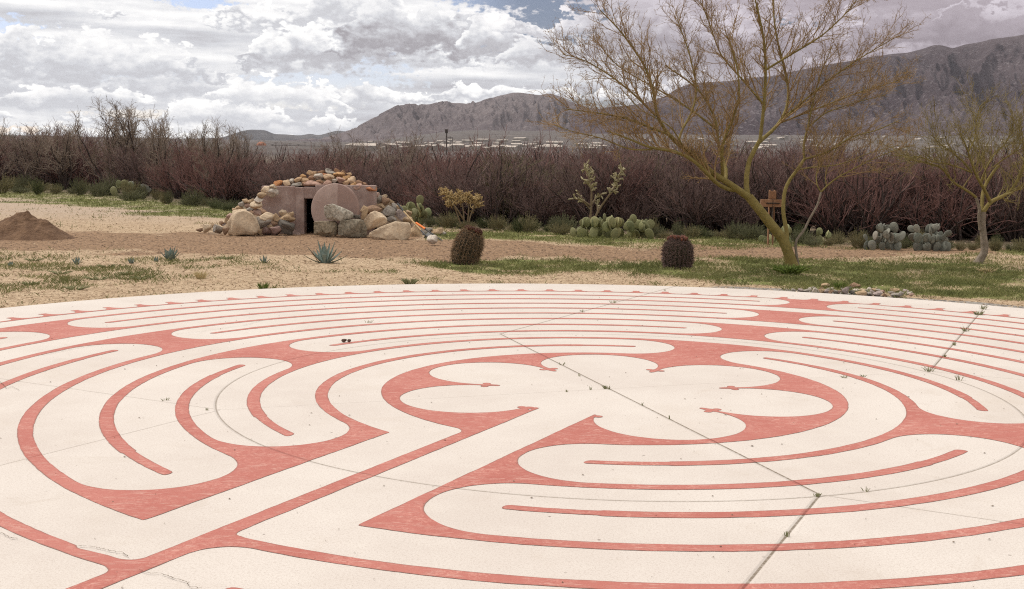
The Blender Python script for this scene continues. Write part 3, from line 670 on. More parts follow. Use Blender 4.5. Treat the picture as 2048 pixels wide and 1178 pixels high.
    for sx in (-.62, .02): link('lamp_panel', multi('lamp_panel', [boxv(sx, sx+.56, -.45, -.02, zt-1.0, zt+.1), boxv(sx+.06, sx+.5, -.40, -.06, zt-1.35, zt-1.003)], [M_POLE]), t)
    # utility poles
    for i, (u, vt, d) in enumerate(((545, 289, 900), (570, 288, 900), (552, 285, 640), (580, 287, 900), (597, 289, 880), (610, 284, 860), (628, 287, 840), (905, 276, 600), (900, 272, 560))):
        q = P(u, 305, d); z0 = tz(q[0], q[1]); zt = P(u, vt, d)[2]-z0
        t = thing('utility_pole', '%s %s utility pole from the left beyond the thicket' % (ORD[i+1] if i < 7 else ORD[i+1], 'thin dark'), 'pole', (q[0], q[1], z0), group='thin utility poles in the far valley')
        v, f = tubes(np.array([[[0, 0, -1], [0, 0, zt*.5], [0, 0, zt]]], float), np.array([[.17, .15, .12]]), 6)
        link('pole', mesh_np('pole', v, f, [M_POLE]), t)
        link('crossarm', multi('crossarm', [boxv(-1.3, 1.3, -.1, .1, zt*.9, zt*.9+.22)], [M_POLE]), t)
build_valley()

# ------------------------------------------------------------------ bare shrubs of the thicket
def shrub_mesh(name, seed, stems=26, spread=.42, lean=.3, mat=None, n1=9, n2=4, wig=.17, w=1.0, straight=True):
    rg = np.random.default_rng(seed); a = rg.random(stems)*2*np.pi; s = np.sqrt(rg.random(stems))
    base = np.stack([.12*s*np.cos(a)*w, .12*s*np.sin(a)*w, 0*a], 1); tilt = lean + spread*s
    d = np.stack([np.sin(tilt)*np.cos(a), np.sin(tilt)*np.sin(a), np.cos(tilt)], 1); L = (.72+.38*rg.random(stems)); K = 8
    pts = [base]; dd = d.copy()
    for k in range(K-1):
        dd = dd + rg.normal(size=dd.shape)*wig; dd[:, 2] += .05; dd /= np.linalg.norm(dd, axis=1, keepdims=True); pts.append(pts[-1] + dd*(L/(K-1))[:, None])
    P0 = np.stack(pts, 1); R0 = (.0115+.009*rg.random((stems, 1)))*np.linspace(1, .25, K)[None]
    P1, R1 = spawn(P0, R0, n1, .12, .98, .55, .42, .35, .13, 5, .55, .0034, .02, .5, rg)
    P2, R2 = spawn(P1, R1, n2, .15, 1.0, .6, .17, .25, .15, 4, .6, .0024, .02, .55, rg)
    if n2 > 3: P3, R3 = spawn(P2, R2, 2, .3, 1, .6, .08, .25, .15, 3, .7, .002, .02, .6, rg); ex = [tubes(P3, R3, 3)]
    else: ex = []
    parts = [tubes(P0, R0, 4), tubes(P1, R1, 3), tubes(P2, R2, 3)] + ex
    mi = np.concatenate([np.full(len(p_[1]), 0 if k == 0 else 1) for k, p_ in enumerate(parts)]); v, q = merge(parts)
    v[:, 2] /= max(.001, np.percentile(v[:, 2], 99.3))
    return mesh_np(name, v, q, [M_STEM, mat], True, mi)
def lite_shrub(seed, mat):
    return shrub_mesh('thicket_shrub', seed, 14, .75, .10, mat, 8, 3, .20)
SHR = [shrub_mesh('bare_shrub', 31, 28, .55, .10, M_TWIG), shrub_mesh('bare_shrub', 32, 24, .75, .15, M_TWIG), shrub_mesh('bare_shrub', 33, 34, .40, .05, M_TWIG2), shrub_mesh('bare_shrub', 34, 22, .85, .2, M_TWIG2, wig=.16), shrub_mesh('bare_shrub', 35, 26, .6, .1, M_GREYTWIG, n1=8, n2=5, wig=.15)]
def build_thicket():
    rg = np.random.default_rng(77)
    # nearest row: separate shrubs along the edge of the clearing
    us = np.r_[np.arange(-90, 520, 36), np.arange(535, 900, 36), np.arange(915, 2140, 46)]
    lst = []
    for i, u in enumerate(us):
        u = u + rg.normal()*9; v = np.interp(u, BX, BV) - 7 - 7*rg.random(); v -= 8*(u > 1560); g = gp(u, v)
        top = np.interp(u, [0, 150, 420, 560, 900, 1300, 1700, 2048], [300, 298, 300, 318, 330, 322, 322, 330]) + rg.normal()*22 + 6
        hgt = P(u, top, g[1])[2]-g[2]; lst.append((u, g, hgt))
    lst.sort(key=lambda q: q[0])
    kinds = {0: 'dark brown', 1: 'spreading dark brown', 2: 'dense reddish', 3: 'spreading reddish', 4: 'pale grey'}
    for i, (u, g, h) in enumerate(lst):
        k = int(rg.choice([0, 1, 2, 3, 4], p=[.3, .22, .24, .14, .10])); k = 0 if k == 4 and u > 560 else k; k = (2 if i % 2 else 0) if u > 1580 else k; h = max(h, 1.2)
        o = link('bare_shrub', SHR[k], loc=g, rot=(0, 0, rg.random()*6.28), scale=(h*(.8+.25*rg.random())*(.7 if u > 1560 else 1), h*(.8+.25*rg.random()), h))
        tag(o, '%s leafless shrub at the clearing edge, %s from the left' % (kinds[k], ORD[i+1]), 'shrub', 'bare shrubs along the clearing edge')
    # the tangle behind reads as one mass
    lm = [lite_shrub(51, M_TWIG), lite_shrub(52, M_TWIG2), lite_shrub(53, M_TWIG), lite_shrub(54, M_TWIG2)]
    data = []
    for m in lm:
        v = np.empty(len(m.vertices)*3, np.float32); m.vertices.foreach_get('co', v); q = np.empty(len(m.polygons)*4, np.int32); m.loops.foreach_get('vertex_index', q)
        mi_ = np.empty(len(m.polygons), np.int32); m.polygons.foreach_get('material_index', mi_); data.append((v.reshape(-1, 3), q.reshape(-1, 4), mi_))
    Vs, Qs, MI, n = [], [], [], 0
    rows = [(1.10, 70, 2.0), (1.28, 64, 2.2), (1.55, 62, 2.4), (1.95, 64, 2.6), (2.6, 60, 2.7), (3.6, 50, 2.8)]
    for ri, (f, cnt, hh) in enumerate(rows):
        for i in range(cnt):
            u = -140 + 2340*(i + rg.random())/cnt; v = np.interp(u, BX, BV) - 6; g0 = G(u, v); d = g0[1]*max(1.07, f*(1+.06*rg.normal()))
            if d > 150: d = 150 + 20*rg.random()
            x = g0[0]/g0[1]*d; z = tz(x, d)
            top = np.interp(u, [-200, 0, 150, 420, 560, 740, 900, 1100, 1300, 1700, 2048, 2300], [276, 276, 282, 282, 316, 294, 297, 300, 288, 294, 300, 300]) + rg.normal()*15 + (14 if ri < 2 else 3)
            top = top + 30*(float(vnoise(np.array([u/95.]), np.array([ri*.37]), 5)[0])-.5); tone = float(vnoise(np.array([u/130.]), np.array([ri*.9]), 9)[0])
            h = max(1.0, P(u, top, d)[2]-z)
            k = int(rg.integers(4)); v_, q_, mi_ = data[k]; a = rg.random()*6.28; w = max(h, 1.9)*(.85+.35*rg.random())*(1+.25*(ri > 1))
            vv = v_*np.array([w, w, h], np.float32); c, s = math.cos(a), math.sin(a)
            vv = np.stack([vv[:, 0]*c-vv[:, 1]*s + x, vv[:, 0]*s+vv[:, 1]*c + d, vv[:, 2] + z], 1)
            Vs.append(vv); Qs.append(q_+n); MI.append(np.where(mi_ == 0, 2, 3 if tone < .24 else (1 if tone > .55 else 0))); n += len(vv)
    o = link('thicket', mesh_np('thicket', np.concatenate(Vs), np.concatenate(Qs), [M_TWIG, M_TWIG2, M_STEM, M_TWIG3], True, np.concatenate(MI)))
    structure(o, 'stuff'); tag(o, 'tangled mass of brown leafless brush behind the clearing', 'thicket')
build_thicket()
def tree_mesh(seed, h=1.0, mat=M_GREYTWIG):
    rg = np.random.default_rng(seed); n = 7; a = rg.random(n)*6.28; tilt = .12+.5*rg.random(n)
    d = np.stack([np.sin(tilt)*np.cos(a), np.sin(tilt)*np.sin(a), np.cos(tilt)], 1); K = 9; pts = [np.zeros((n, 3))]; dd = d.copy()
    for k in range(K-1):
        dd = dd + rg.normal(size=dd.shape)*.2; dd[:, 2] += .08; dd /= np.linalg.norm(dd, axis=1, keepdims=True); pts.append(pts[-1]+dd*(.9+.2*rg.random((n, 1)))/(K-1))
    P0 = np.stack(pts, 1); R0 = (.016+.008*rg.random((n, 1)))*np.linspace(1, .22, K)
    P1, R1 = spawn(P0, R0, 10, .2, 1, .6, .42, .3, .26, 7, .55, .004, .03, .4, rg)
    P2, R2 = spawn(P1, R1, 7, .15, 1, .6, .22, .3, .30, 6, .6, .0026, .03, .5, rg)
    P3, R3 = spawn(P2, R2, 3, .2, 1, .6, .09, .3, .3, 4, .7, .0018, .02, .6, rg)
    crown = merge([tubes(P1, R1, 3), tubes(P2, R2, 3), tubes(P3, R3, 3)]); tr = tubes(P0, R0, 5)
    zz = np.percentile(crown[0][:, 2], 99.5)
    return mesh_np('trunk', tr[0]/zz, tr[1], [M_STEM], True), mesh_np('crown', crown[0]/zz, crown[1], [mat], True)
def build_mesquites():
    sets = [tree_mesh(91), tree_mesh(92), tree_mesh(93)]
    lst = [(252, 392, 200, 1.0, 'tallest bare mesquite with pale wiggly twigs, left of the stone tomb'), (330, 398, 222, .85, 'second tallest pale bare mesquite, just right of the tallest one'), (215, 390, 222, .9, 'pale bare mesquite leaning beside the tallest one on its left'),
           (130, 386, 246, 1.05, 'wide brown mesquite with low branches near the left thicket end'), (55, 384, 252, 1.0, 'brown bare mesquite standing near the left edge of the thicket'), (-25, 383, 232, 1.0, 'bare pale mesquite cut by the left border'),
           (430, 412, 240, .75, 'thin bare mesquite sticking up between the tall pair and tomb'), (690, 425, 262, .8, 'bare mesquite rising right behind the tomb roof'), (800, 438, 262, .7, 'bare mesquite right of the tomb, under the floodlight mast'), (480, 418, 252, .6, 'slender bare mesquite behind the left rock slope of the tomb')]
    for i, (u, v, vt, w, lab) in enumerate(lst):
        v -= 6 if i < 7 else 14; g = gp(u, v); h = P(u, vt, g[1])[2]-g[2]; a = i*1.3
        t = thing('mesquite_tree', lab, 'tree', g, a, 'leafless mesquite trees over the thicket'); tr, cr = sets[i % 3]
        link('trunk', tr, t, scale=(h*w, h*w, h)); link('crown', cr, t, scale=(h*w, h*w, h))
build_mesquites()

# ------------------------------------------------------------------ low green bushes at the foot of the thicket
def bush_mesh(seed, n=150):
    rg = np.random.default_rng(seed); a = rg.random(n)*6.28; s = np.sqrt(rg.random(n)); tilt = .1+.95*s
    d = np.stack([np.sin(tilt)*np.cos(a), np.sin(tilt)*np.sin(a), np.cos(tilt)], 1); L = .6+.5*rg.random(n)
    base = np.stack([.25*s*np.cos(a), .25*s*np.sin(a), 0*a-.02], 1); K = 5; pts = [base]; dd = d
    for k in range(K-1): dd = dd+rg.normal(size=dd.shape)*.13; dd[:, 2] += .06; dd /= np.linalg.norm(dd, axis=1, keepdims=True); pts.append(pts[-1]+dd*(L/(K-1))[:, None])
    P0 = np.stack(pts, 1); R0 = np.full((n, K), .007)*np.linspace(1, .5, K)
    P1, R1 = spawn(P0, R0, 9, .3, 1, .55, .16, .3, .15, 3, 1, .010, 0, .5, rg)
    v, q = merge([tubes(P0, R0, 3), tubes(P1, R1*np.array([.6, 1.3, .3]), 3)]); v[:, 2] /= np.percentile(v[:, 2], 99)
    return mesh_np('green_bush', v, q, [M_SAGE], True)
def build_bushes():
    bm_ = [bush_mesh(201), bush_mesh(202), bush_mesh(203)]; rg = np.random.default_rng(19)
    us = [u + rg.normal()*9 for u in list(range(4, 486, 17)) + list(range(812, 1150, 15)) + list(range(1300, 1540, 17)) + list(range(1600, 2060, 16))]
    us = sorted(u for u in us if 0 < u)[:100]
    for i, u in enumerate(us):
        v = np.interp(u, BX, BV)+9*rg.random()-2; g = gp(u, v); px = g[1]/F; big = rg.random()
        h = (13+26*big**1.5)*px; w = (20+34*rg.random())*px*.55
        o = link('green_bush', bm_[int(rg.integers(3))], loc=g, rot=(0, 0, rg.random()*6.28), scale=(w*(.8+.5*rg.random()), w, h)); c = rg.random()
        if c < .38: o.color = (1.5, 1.35, 1.2, 1); nm = 'yellowish grey'
        elif c < .62: o.color = (.72, .82, .62, 1); nm = 'dark green'
        else: o.color = (1.05, 1.08, 1.0, 1); nm = 'grey green'
        tag(o, '%s low bush at the thicket foot, %s from the left' % (nm, ORD2(i+1)), 'bush', 'low green bushes at the thicket foot')
build_bushes()

# ------------------------------------------------------------------ stones
def rock_mesh(name, seed, cuts=9, sub=3, rough=.10, mat=M_ROCK, lo=.62, hi=.95):
    bm = bmesh.new(); bmesh.ops.create_icosphere(bm, subdivisions=sub, radius=1.0)
    V = np.array([v.co[:] for v in bm.verts]); rg = np.random.default_rng(seed)
    for _ in range(cuts):
        n = rg.normal(size=3); n /= np.linalg.norm(n); d = lo+(hi-lo)*rg.random()
        s = V@n - d; V = V - np.clip(s, 0, None)[:, None]*n*.98
    r = np.linalg.norm(V, axis=1, keepdims=True)
    f = fbm(V[:, 0]*2+V[:, 2]*1.7+seed, V[:, 1]*2-V[:, 2]*1.3+seed*.7, 3, seed % 50) - .5
    V = V*(1 + rough*f[:, None]*1.6)
    V = (V - (V.max(0)+V.min(0))/2)/(V.max(0)-V.min(0))
    for v, c in zip(bm.verts, V): v.co = c
    me = bpy.data.meshes.new(name); bm.to_mesh(me); bm.free(); me.materials.append(mat)
    me.polygons.foreach_set('use_smooth', [True]*len(me.polygons)); return me
RK = [rock_mesh('stone', 300+i, 13+i % 5, 3, .10+.07*(i % 3), M_ROCK, .34+.05*(i % 3), .80) for i in range(26)]
RC = dict(cream=(.57, .465, .35), tan=(.45, .335, .225), white=(.58, .53, .48), grey=(.32, .295, .27), pink=(.42, .30, .26), brown=(.30, .20, .14), orange=(.49, .26, .13), ochre=(.49, .33, .18), rust=(.43, .21, .12), dark=(.135, .125, .115), redgrey=(.28, .195, .18), pinkgrey=(.37, .31, .30))
RN = dict(cream='cream', tan='tan', white='whitish', grey='grey', pink='pinkish', brown='brown', orange='orange', ochre='ochre', rust='rust red', dark='dark grey', redgrey='reddish grey', pinkgrey='pinkish grey')
YF = 27.3
def zpx(zx, zy): return 380+zx*.27344, 320+zy*.27344
RIDGE = [(20, 545), (60, 535), (200, 500), (300, 420), (400, 355), (520, 275), (620, 215), (800, 165), (900, 125), (1000, 95), (1120, 105), (1250, 185), (1350, 240), (1480, 315), (1600, 425), (1700, 515), (1800, 560), (1900, 570)]
RX = np.array([P(*zpx(a, b), 27.9)[0] for a, b in RIDGE]); RZ = np.maximum(np.array([P(*zpx(a, b), 27.9)[2] for a, b in RIDGE]), -.05)
FX0, FX1 = P(*zpx(528, 300), YF)[0], P(*zpx(1350, 300), YF)[0]
def mound_z(x, y):
    rz = np.interp(x, RX, RZ, left=-.2, right=-.2); inside = (x > FX0) & (x < FX1)
    t = np.clip((y-26.9)/(27.9-26.9), 0, 1); front = rz*t**.9
    t2 = np.clip((y-27.4)/.5, 0, 1); fin = np.minimum(rz, 1.13)*(1-t2) + rz*t2
    z = np.where(inside, fin, front); t3 = np.clip((y-27.9)/3.4, 0, 1)
    return np.where(y > 27.9, rz*(1-t3**1.6), z) - .06
def build_tomb():
    ms = mat_noise('red_stucco', (.270, .185, .162), (.40, .305, .275), 2.6, .9, .6, .012, False, (.47, .385, .35), .1)
    mi = mat_noise('chamber_shade', (.006, .005, .004), (.010, .008, .007), 3); mm = mat_noise('mound_earth', (.20, .14, .095), (.30, .215, .145), 5, .95, .8, .04)  # chamber walls near black: the shade inside the doorway is put into their colour
    c = P(*zpx(870, 540), YF); base = np.array([c[0], YF, 0.0])
    t = thing('rock_tomb', 'low stucco tomb front with a dark doorway under a heap of stones', 'tomb', base)
    def bx(a, b, y0, y1, d0, d1):
        q0 = P(*zpx(a, y1), YF); q1 = P(*zpx(b, y0), YF)
        return boxv(q0[0]-base[0], q1[0]-base[0], d0, d1, q0[2], q1[2])
    bev = []
    def bevel(o, w=.02):
        m = o.modifiers.new('bevel', 'BEVEL'); m.width = w; m.segments = 2; m.limit_method = 'ANGLE'; return o
    bevel(link('wall', multi('wall', [bx(520, 766, 192, 575, .10, .40)], [ms]), t))
    bevel(link('door_jamb', multi('door_jamb', [bx(767, 829, 200, 560, .075, .45)], [ms]), t))
    bevel(link('lintel', multi('lintel', [bx(829.5, 915, 197, 283, .085, .43)], [ms]), t))
    bevel(link('wall', multi('wall', [bx(915.5, 1352, 186, 575, .05, .40)], [ms]), t))
    q0, q1 = P(*zpx(769, 548), YF), P(*zpx(838, 495), YF)
    link('door_foot', mesh_py('door_foot', [(q0[0]-base[0]-.05, -.02, -.05), (q1[0]-base[0], -.30, -.05), (q0[0]-base[0]-.05, -.02, q1[2]), (q1[0]-base[0]-.10, -.02, -.05), (q0[0]-base[0]-.05, -.15, -.05)], [(0, 4, 2), (4, 1, 2), (1, 3, 2), (0, 3, 1, 4), (0, 2, 3)], [ms]), t)
    ca, cb = P(*zpx(800, 560), YF)[0]-base[0], P(*zpx(1330, 560), YF)[0]-base[0]; h = 1.05
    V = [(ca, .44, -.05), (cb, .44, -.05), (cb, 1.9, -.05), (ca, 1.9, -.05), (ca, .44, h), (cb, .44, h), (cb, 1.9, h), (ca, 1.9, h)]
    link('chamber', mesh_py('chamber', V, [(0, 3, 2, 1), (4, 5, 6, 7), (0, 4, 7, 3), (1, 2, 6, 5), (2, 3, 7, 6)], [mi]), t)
    xs = np.linspace(RX[0]-.2, RX[-1]+.2, 90); ys = np.r_[np.linspace(26.7, 28.2, 40), np.linspace(28.3, 31.6, 24)]
    X, Y = np.meshgrid(xs, ys); Z = mound_z(X, Y) + .06*(fbm(X*4, Y*4, 3, 4)-.5)
    idx = np.arange(X.size).reshape(X.shape); Q = np.stack([idx[:-1, :-1], idx[:-1, 1:], idx[1:, 1:], idx[1:, :-1]], -1).reshape(-1, 4)
    inside = ((X > FX0-.02) & (X < FX1+.02) & (Y < 27.66)).ravel(); Q = Q[~inside[Q].any(1)]
    link('mound', mesh_np('mound', np.stack([X-base[0], Y-base[1], Z], -1).reshape(-1, 3), Q, [mm], True), t)
build_tomb()
def build_rocks():
    # (x, y, width, height, colour) as surveyed on the tomb front
    heap = [(75, 512, 55, 26, 'brown'), (122, 500, 72, 60, 'cream'), (150, 478, 62, 34, 'tan'), (205, 505, 72, 66, 'grey'), (232, 465, 36, 34, 'brown'), (258, 482, 42, 44, 'pinkgrey'), (262, 522, 48, 52, 'brown'), (276, 442, 44, 46, 'tan'), (302, 415, 62, 52, 'pink')]
    slope = [(382, 382, 122, 46, 'cream'), (358, 352, 66, 50, 'tan'), (376, 322, 48, 38, 'grey'), (428, 332, 54, 48, 'pink'), (442, 302, 56, 34, 'tan'), (482, 330, 86, 48, 'cream'), (446, 360, 64, 38, 'grey'), (500, 293, 66, 52, 'white'), (526, 256, 68, 42, 'tan'), (560, 217, 78, 46, 'cream'), (606, 196, 50, 38, 'cream'), (602, 241, 82, 62, 'white'), (490, 381, 60, 48, 'pink'), (536, 376, 64, 38, 'brown'), (455, 388, 50, 36, 'brown'), (405, 300, 46, 32, 'tan'), (330, 372, 50, 40, 'tan')]
    lfront = [(556, 415, 128, 62, 'cream'), (535, 456, 118, 78, 'grey'), (638, 420, 48, 56, 'tan'), (680, 388, 56, 48, 'cream'), (712, 420, 104, 66, 'tan'), (700, 490, 128, 104, 'dark'), (620, 463, 60, 42, 'brown'), (565, 522, 78, 62, 'redgrey'), (634, 521, 104, 68, 'redgrey'), (740, 395, 44, 32, 'tan'), (512, 528, 54, 48, 'tan'), (590, 492, 50, 36, 'tan')]
    roof = [(650, 173, 66, 46, 'orange'), (705, 172, 62, 52, 'cream'), (745, 153, 34, 32, 'white'), (776, 181, 84, 34, 'grey'), (790, 147, 62, 42, 'tan'), (842, 147, 64, 34, 'tan'), (846, 175, 60, 40, 'brown'), (905, 172, 130, 42, 'pink'), (875, 96, 48, 42, 'tan'), (910, 104, 42, 38, 'tan'), (947, 124, 74, 46, 'white'), (893, 133, 56, 38, 'brown'), (962, 92, 56, 30, 'brown'), (1012, 74, 44, 28, 'grey'), (1030, 94, 78, 34, 'grey'), (1076, 77, 46, 28, 'brown'), (1118, 90, 44, 36, 'brown'), (1016, 130, 84, 52, 'cream'), (1092, 108, 84, 38, 'ochre'), (1062, 156, 44, 34, 'white'), (1102, 148, 74, 46, 'pink'), (1004, 165, 66, 36, 'pink'), (1150, 133, 62, 36, 'ochre'), (1182, 152, 54, 60, 'cream'), (1192, 188, 50, 46, 'ochre'), (1238, 166, 62, 38, 'brown'), (1226, 202, 72, 56, 'pink'), (1276, 176, 30, 24, 'brown'), (1312, 206, 106, 42, 'rust'), (948, 160, 56, 34, 'brown'), (830, 118, 46, 30, 'ochre'), (985, 112, 44, 26, 'rust'), (1140, 168, 46, 36, 'tan'), (1165, 105, 40, 26, 'tan')]
    rslope = [(1365, 260, 50, 42, 'pink'), (1376, 291, 74, 62, 'grey'), (1424, 306, 74, 60, 'brown'), (1470, 312, 46, 52, 'tan'), (1356, 336, 64, 42, 'brown'), (1445, 376, 108, 78, 'grey'), (1502, 346, 54, 60, 'grey'), (1526, 352, 42, 42, 'tan'), (1545, 402, 88, 76, 'pinkgrey'), (1588, 442, 82, 62, 'tan'), (1476, 440, 68, 54, 'grey'), (1340, 366, 124, 66, 'brown'), (1278, 372, 66, 72, 'tan'), (1600, 388, 46, 42, 'tan'), (1395, 340, 60, 44, 'tan'), (1420, 270, 44, 34, 'cream'), (1640, 535, 104, 114, 'tan')]
    rlow = [(1772, 582, 74, 62, 'white'), (1800, 524, 104, 54, 'tan'), (1832, 548, 84, 44, 'grey'), (1742, 518, 64, 44, 'grey'), (1856, 562, 60, 44, 'cream'), (1765, 545, 60, 40, 'brown'), (1700, 560, 56, 48, 'dark')]
    k = 0
    def put(rk, lst, where, group, Yfun):
        nonlocal k
        lst = sorted(lst)
        for i, (x, y, w, h, c) in enumerate(lst):
            Y = Yfun(x, y, w, h); q = P(*zpx(x, y), Y); s = .27344*Y/F
            me = RK[(k*7+3) % len(RK)]; k += 1
            o = link('stone', me, loc=q, scale=(w*s*1.08, max(w, h)*s*.9, h*s*1.12)); cc = np.array(RC[c])*(.9+.2*RNG.random()); o.color = (*cc, 1)
            size = 'large' if w*h > 7000 else 'small' if w*h < 2200 else 'medium'
            tag(o, '%s %s stone %s, %s from left' % (size, RN[c], where, ORD[i+1]), 'stone', group)
    def gy(x, y, w, h): u, v = zpx(x, y+h*.48); return float(min(G(u, v, 0.0)[1], 28.5))
    def hit(x, y, w, h):
        u, v = zpx(x, y)
        for Y in np.arange(26.3, 29, .03):
            q = P(u, v, Y)
            if mound_z(np.array([q[0]]), np.array([Y]))[0] > q[2]-h*.0033*.25: return float(Y)
        return 27.9
    put(heap, heap, 'in the low heap left of the big boulder', 'stones of the low left heap', gy)
    put(slope, slope, 'on the left slope of the tomb', 'stones on the left tomb slope', lambda x, y, w, h: hit(x, y, w, h) if x < 528 else YF-.12)
    put(lfront, lfront, 'piled left of the doorway', 'stones piled left of the doorway', lambda x, y, w, h: 26.98 - (y-390)*.0016)
    keep = dict(RC); RC.update({k_: (v_[0]*1.03, v_[1]*.95, v_[2]*.90) for k_, v_ in RC.items() if k_ not in ('grey', 'white')})
    put(roof, roof, 'in the heap on the tomb roof', 'stones heaped on the tomb roof', lambda x, y, w, h: 27.45 + (200-y)*.0042)
    RC.update(keep)
    put(rslope, rslope, 'on the right slope of the tomb', 'stones on the right tomb slope', lambda x, y, w, h: (hit(x, y, w, h) if x > 1352 else 27.0) if y < 500 else 26.95)
    put(rlow, rlow, 'in the low heap by the shovels', 'stones of the low right heap', lambda x, y, w, h: gy(x, y, w, h) if y > 575 else 27.5)
    big = [((385, 466, 248, 200), 'cream', 26.55, 'huge rounded cream boulder at the left foot of the tomb', 901, 11, M_ROCK, .66, .98), ((1350, 442, 196, 142), 'cream', 26.35, 'pale angular boulder resting on the stone right of the block', 902, 9, M_ROCK, .5, .85),
           ((1462, 524, 322, 156), 'cream', 25.75, 'largest angular sandstone slab lying at the right foot of the tomb', 903, 8, M_ROCK, .42, .8),
           ((992, 499, 166, 112), 'graniteA', 26.35, 'square speckled granite block standing before the disc, the left one', 904, 12, M_GRANITE, .55, .75), ((1190, 496, 212, 132), 'graniteB', 26.25, 'wide speckled granite block standing before the disc, the right one', 905, 12, M_GRANITE, .55, .75),
           ((1090, 384, 224, 124), 'graniteC', 26.30, 'tilted pale granite slab lying on the two granite blocks', 906, 9, M_GRANITE, .45, .8), ((1216, 413, 62, 42), 'dark', 26.3, 'small dark wedge stone beside the tilted granite slab', 907, 9, M_GRANITE, .5, .9), ((1265, 402, 30, 60), 'tan', 26.7, 'narrow tan stone jammed at the right rim of the disc', 908, 8, M_ROCK, .5, .9)]
    RC.update(graniteA=(.30, .255, .195), graniteB=(.27, .24, .195), graniteC=(.44, .41, .365))
    OUT = {901: [(268, 510), (275, 460), (310, 400), (350, 372), (410, 370), (450, 395), (480, 430), (505, 480), (512, 520), (480, 548), (400, 548), (320, 563), (285, 548)], 902: [(1256, 482), (1280, 430), (1320, 385), (1350, 370), (1400, 388), (1442, 430), (1436, 466), (1380, 488), (1330, 502), (1290, 517)],
           903: [(1300, 562), (1318, 528), (1420, 478), (1500, 450), (1602, 458), (1618, 490), (1604, 570), (1562, 602), (1450, 590), (1390, 570)], 904: [(906, 452), (985, 446), (1060, 444), (1079, 470), (1077, 550), (985, 557), (910, 545)], 905: [(1085, 480), (1108, 440), (1200, 431), (1270, 438), (1291, 490), (1292, 562), (1180, 565), (1085, 550)],
           906: [(983, 332), (1045, 320), (1110, 344), (1192, 384), (1197, 422), (1110, 449), (1000, 432), (984, 400)], 907: [(1192, 425), (1200, 400), (1240, 402), (1248, 432)], 908: [(1250, 440), (1256, 372), (1300, 340), (1306, 372), (1284, 430)]}
    def outline_rock(pts, Y, depth, seed, cuts, lo, hi, mt):
        q = np.array([P(*zpx(x, y), Y) for x, y in pts])[:, [0, 2]]; c = q.mean(0); q = q-c
        d = []                                             # dense outline -> radius per angle
        for i in range(len(q)):
            a, b_ = q[i], q[(i+1) % len(q)]; d += [a+(b_-a)*k/24 for k in range(24)]
        d = np.array(d); an = np.arctan2(d[:, 1], d[:, 0]); o = np.argsort(an); an, rr = an[o], np.linalg.norm(d, axis=1)[o]
        bm = bmesh.new(); bmesh.ops.create_icosphere(bm, subdivisions=4, radius=1.0); V = np.array([v.co[:] for v in bm.verts]); rg = np.random.default_rng(seed)
        ph = np.arctan2(V[:, 2], V[:, 0]); rho = np.hypot(V[:, 0], V[:, 2]); R = np.interp(ph, an, rr, period=2*np.pi); k = rho**.62
        yy = np.sign(V[:, 1])*np.abs(V[:, 1])**.75*depth; X = np.stack([k*R*np.cos(ph), yy, k*R*np.sin(ph)], 1); sc = np.array([rr.max(), depth, rr.max()])
        for _ in range(cuts):
            n = rg.normal(size=3); n[1] = -abs(n[1])*1.6; n /= np.linalg.norm(n); dd = (lo+(hi-lo)*rg.random()); t_ = (X/sc)@n-dd; X = X-np.clip(t_, 0, None)[:, None]*n*sc*.95*(rho[:, None] < .97)
        f = fbm(X[:, 0]*7+X[:, 1]*5+seed, X[:, 2]*7-X[:, 1]*6, 4, seed % 40)-.5; X = X*(1+.10*f[:, None])
        for v, p_ in zip(bm.verts, X): v.co = p_
        me = bpy.data.meshes.new('boulder'); bm.to_mesh(me); bm.free(); me.materials.append(mt); me.polygons.foreach_set('use_smooth', [True]*len(me.polygons)); return me, (c[0], Y, c[1])
    for (x, y, w, h), c, Y, lab, sd, cuts, mt, lo, hi in big:
        s = .27344*Y/F; me, loc = outline_rock(OUT[sd], Y, min(w, h*1.3)*s*.42, sd, cuts, lo*.85, hi*.85, mt); o = link('boulder', me, loc=loc); o.color = (*RC[c], 1); tag(o, lab, 'boulder')
    # stones along the slab edge
    edge = [(190, 272, 60, 26, 'grey'), (288, 275, 70, 30, 'pinkgrey'), (370, 281, 80, 30, 'grey'), (412, 265, 44, 36, 'white'), (455, 245, 70, 26, 'grey'), (490, 276, 76, 46, 'white'), (575, 288, 80, 44, 'tan'), (570, 255, 50, 32, 'brown'), (640, 292, 70, 40, 'pinkgrey'), (624, 218, 110, 50, 'tan'), (700, 302, 60, 40, 'brown'), (692, 256, 60, 30, 'white'), (762, 300, 70, 44, 'grey'), (810, 305, 50, 36, 'pink'), (895, 288, 100, 78, 'pinkgrey'), (960, 252, 70, 30, 'dark'), (1022, 216, 130, 62, 'brown'), (990, 306, 70, 40, 'dark'), (1040, 281, 80, 32, 'white'), (1108, 318, 130, 52, 'tan'), (1120, 274, 90, 30, 'cream'), (1176, 300, 50, 34, 'dark'), (1214, 262, 70, 40, 'white'), (1226, 326, 80, 40, 'grey'), (1262, 298, 60, 36, 'pinkgrey'), (1300, 272, 70, 32, 'tan'), (1340, 326, 110, 46, 'pinkgrey'), (1350, 282, 80, 30, 'grey'), (1402, 294, 70, 30, 'pink'), (1432, 342, 60, 30, 'brown'), (1520, 312, 80, 30, 'grey'), (1572, 284, 110, 44, 'tan'), (1590, 348, 140, 46, 'grey'), (1662, 322, 80, 40, 'grey'), (1722, 292, 80, 36, 'pinkgrey'), (1762, 316, 70, 32, 'white'), (1800, 334, 60, 26, 'pink'), (660, 270, 40, 30, 'grey'), (860, 262, 46, 28, 'grey')]
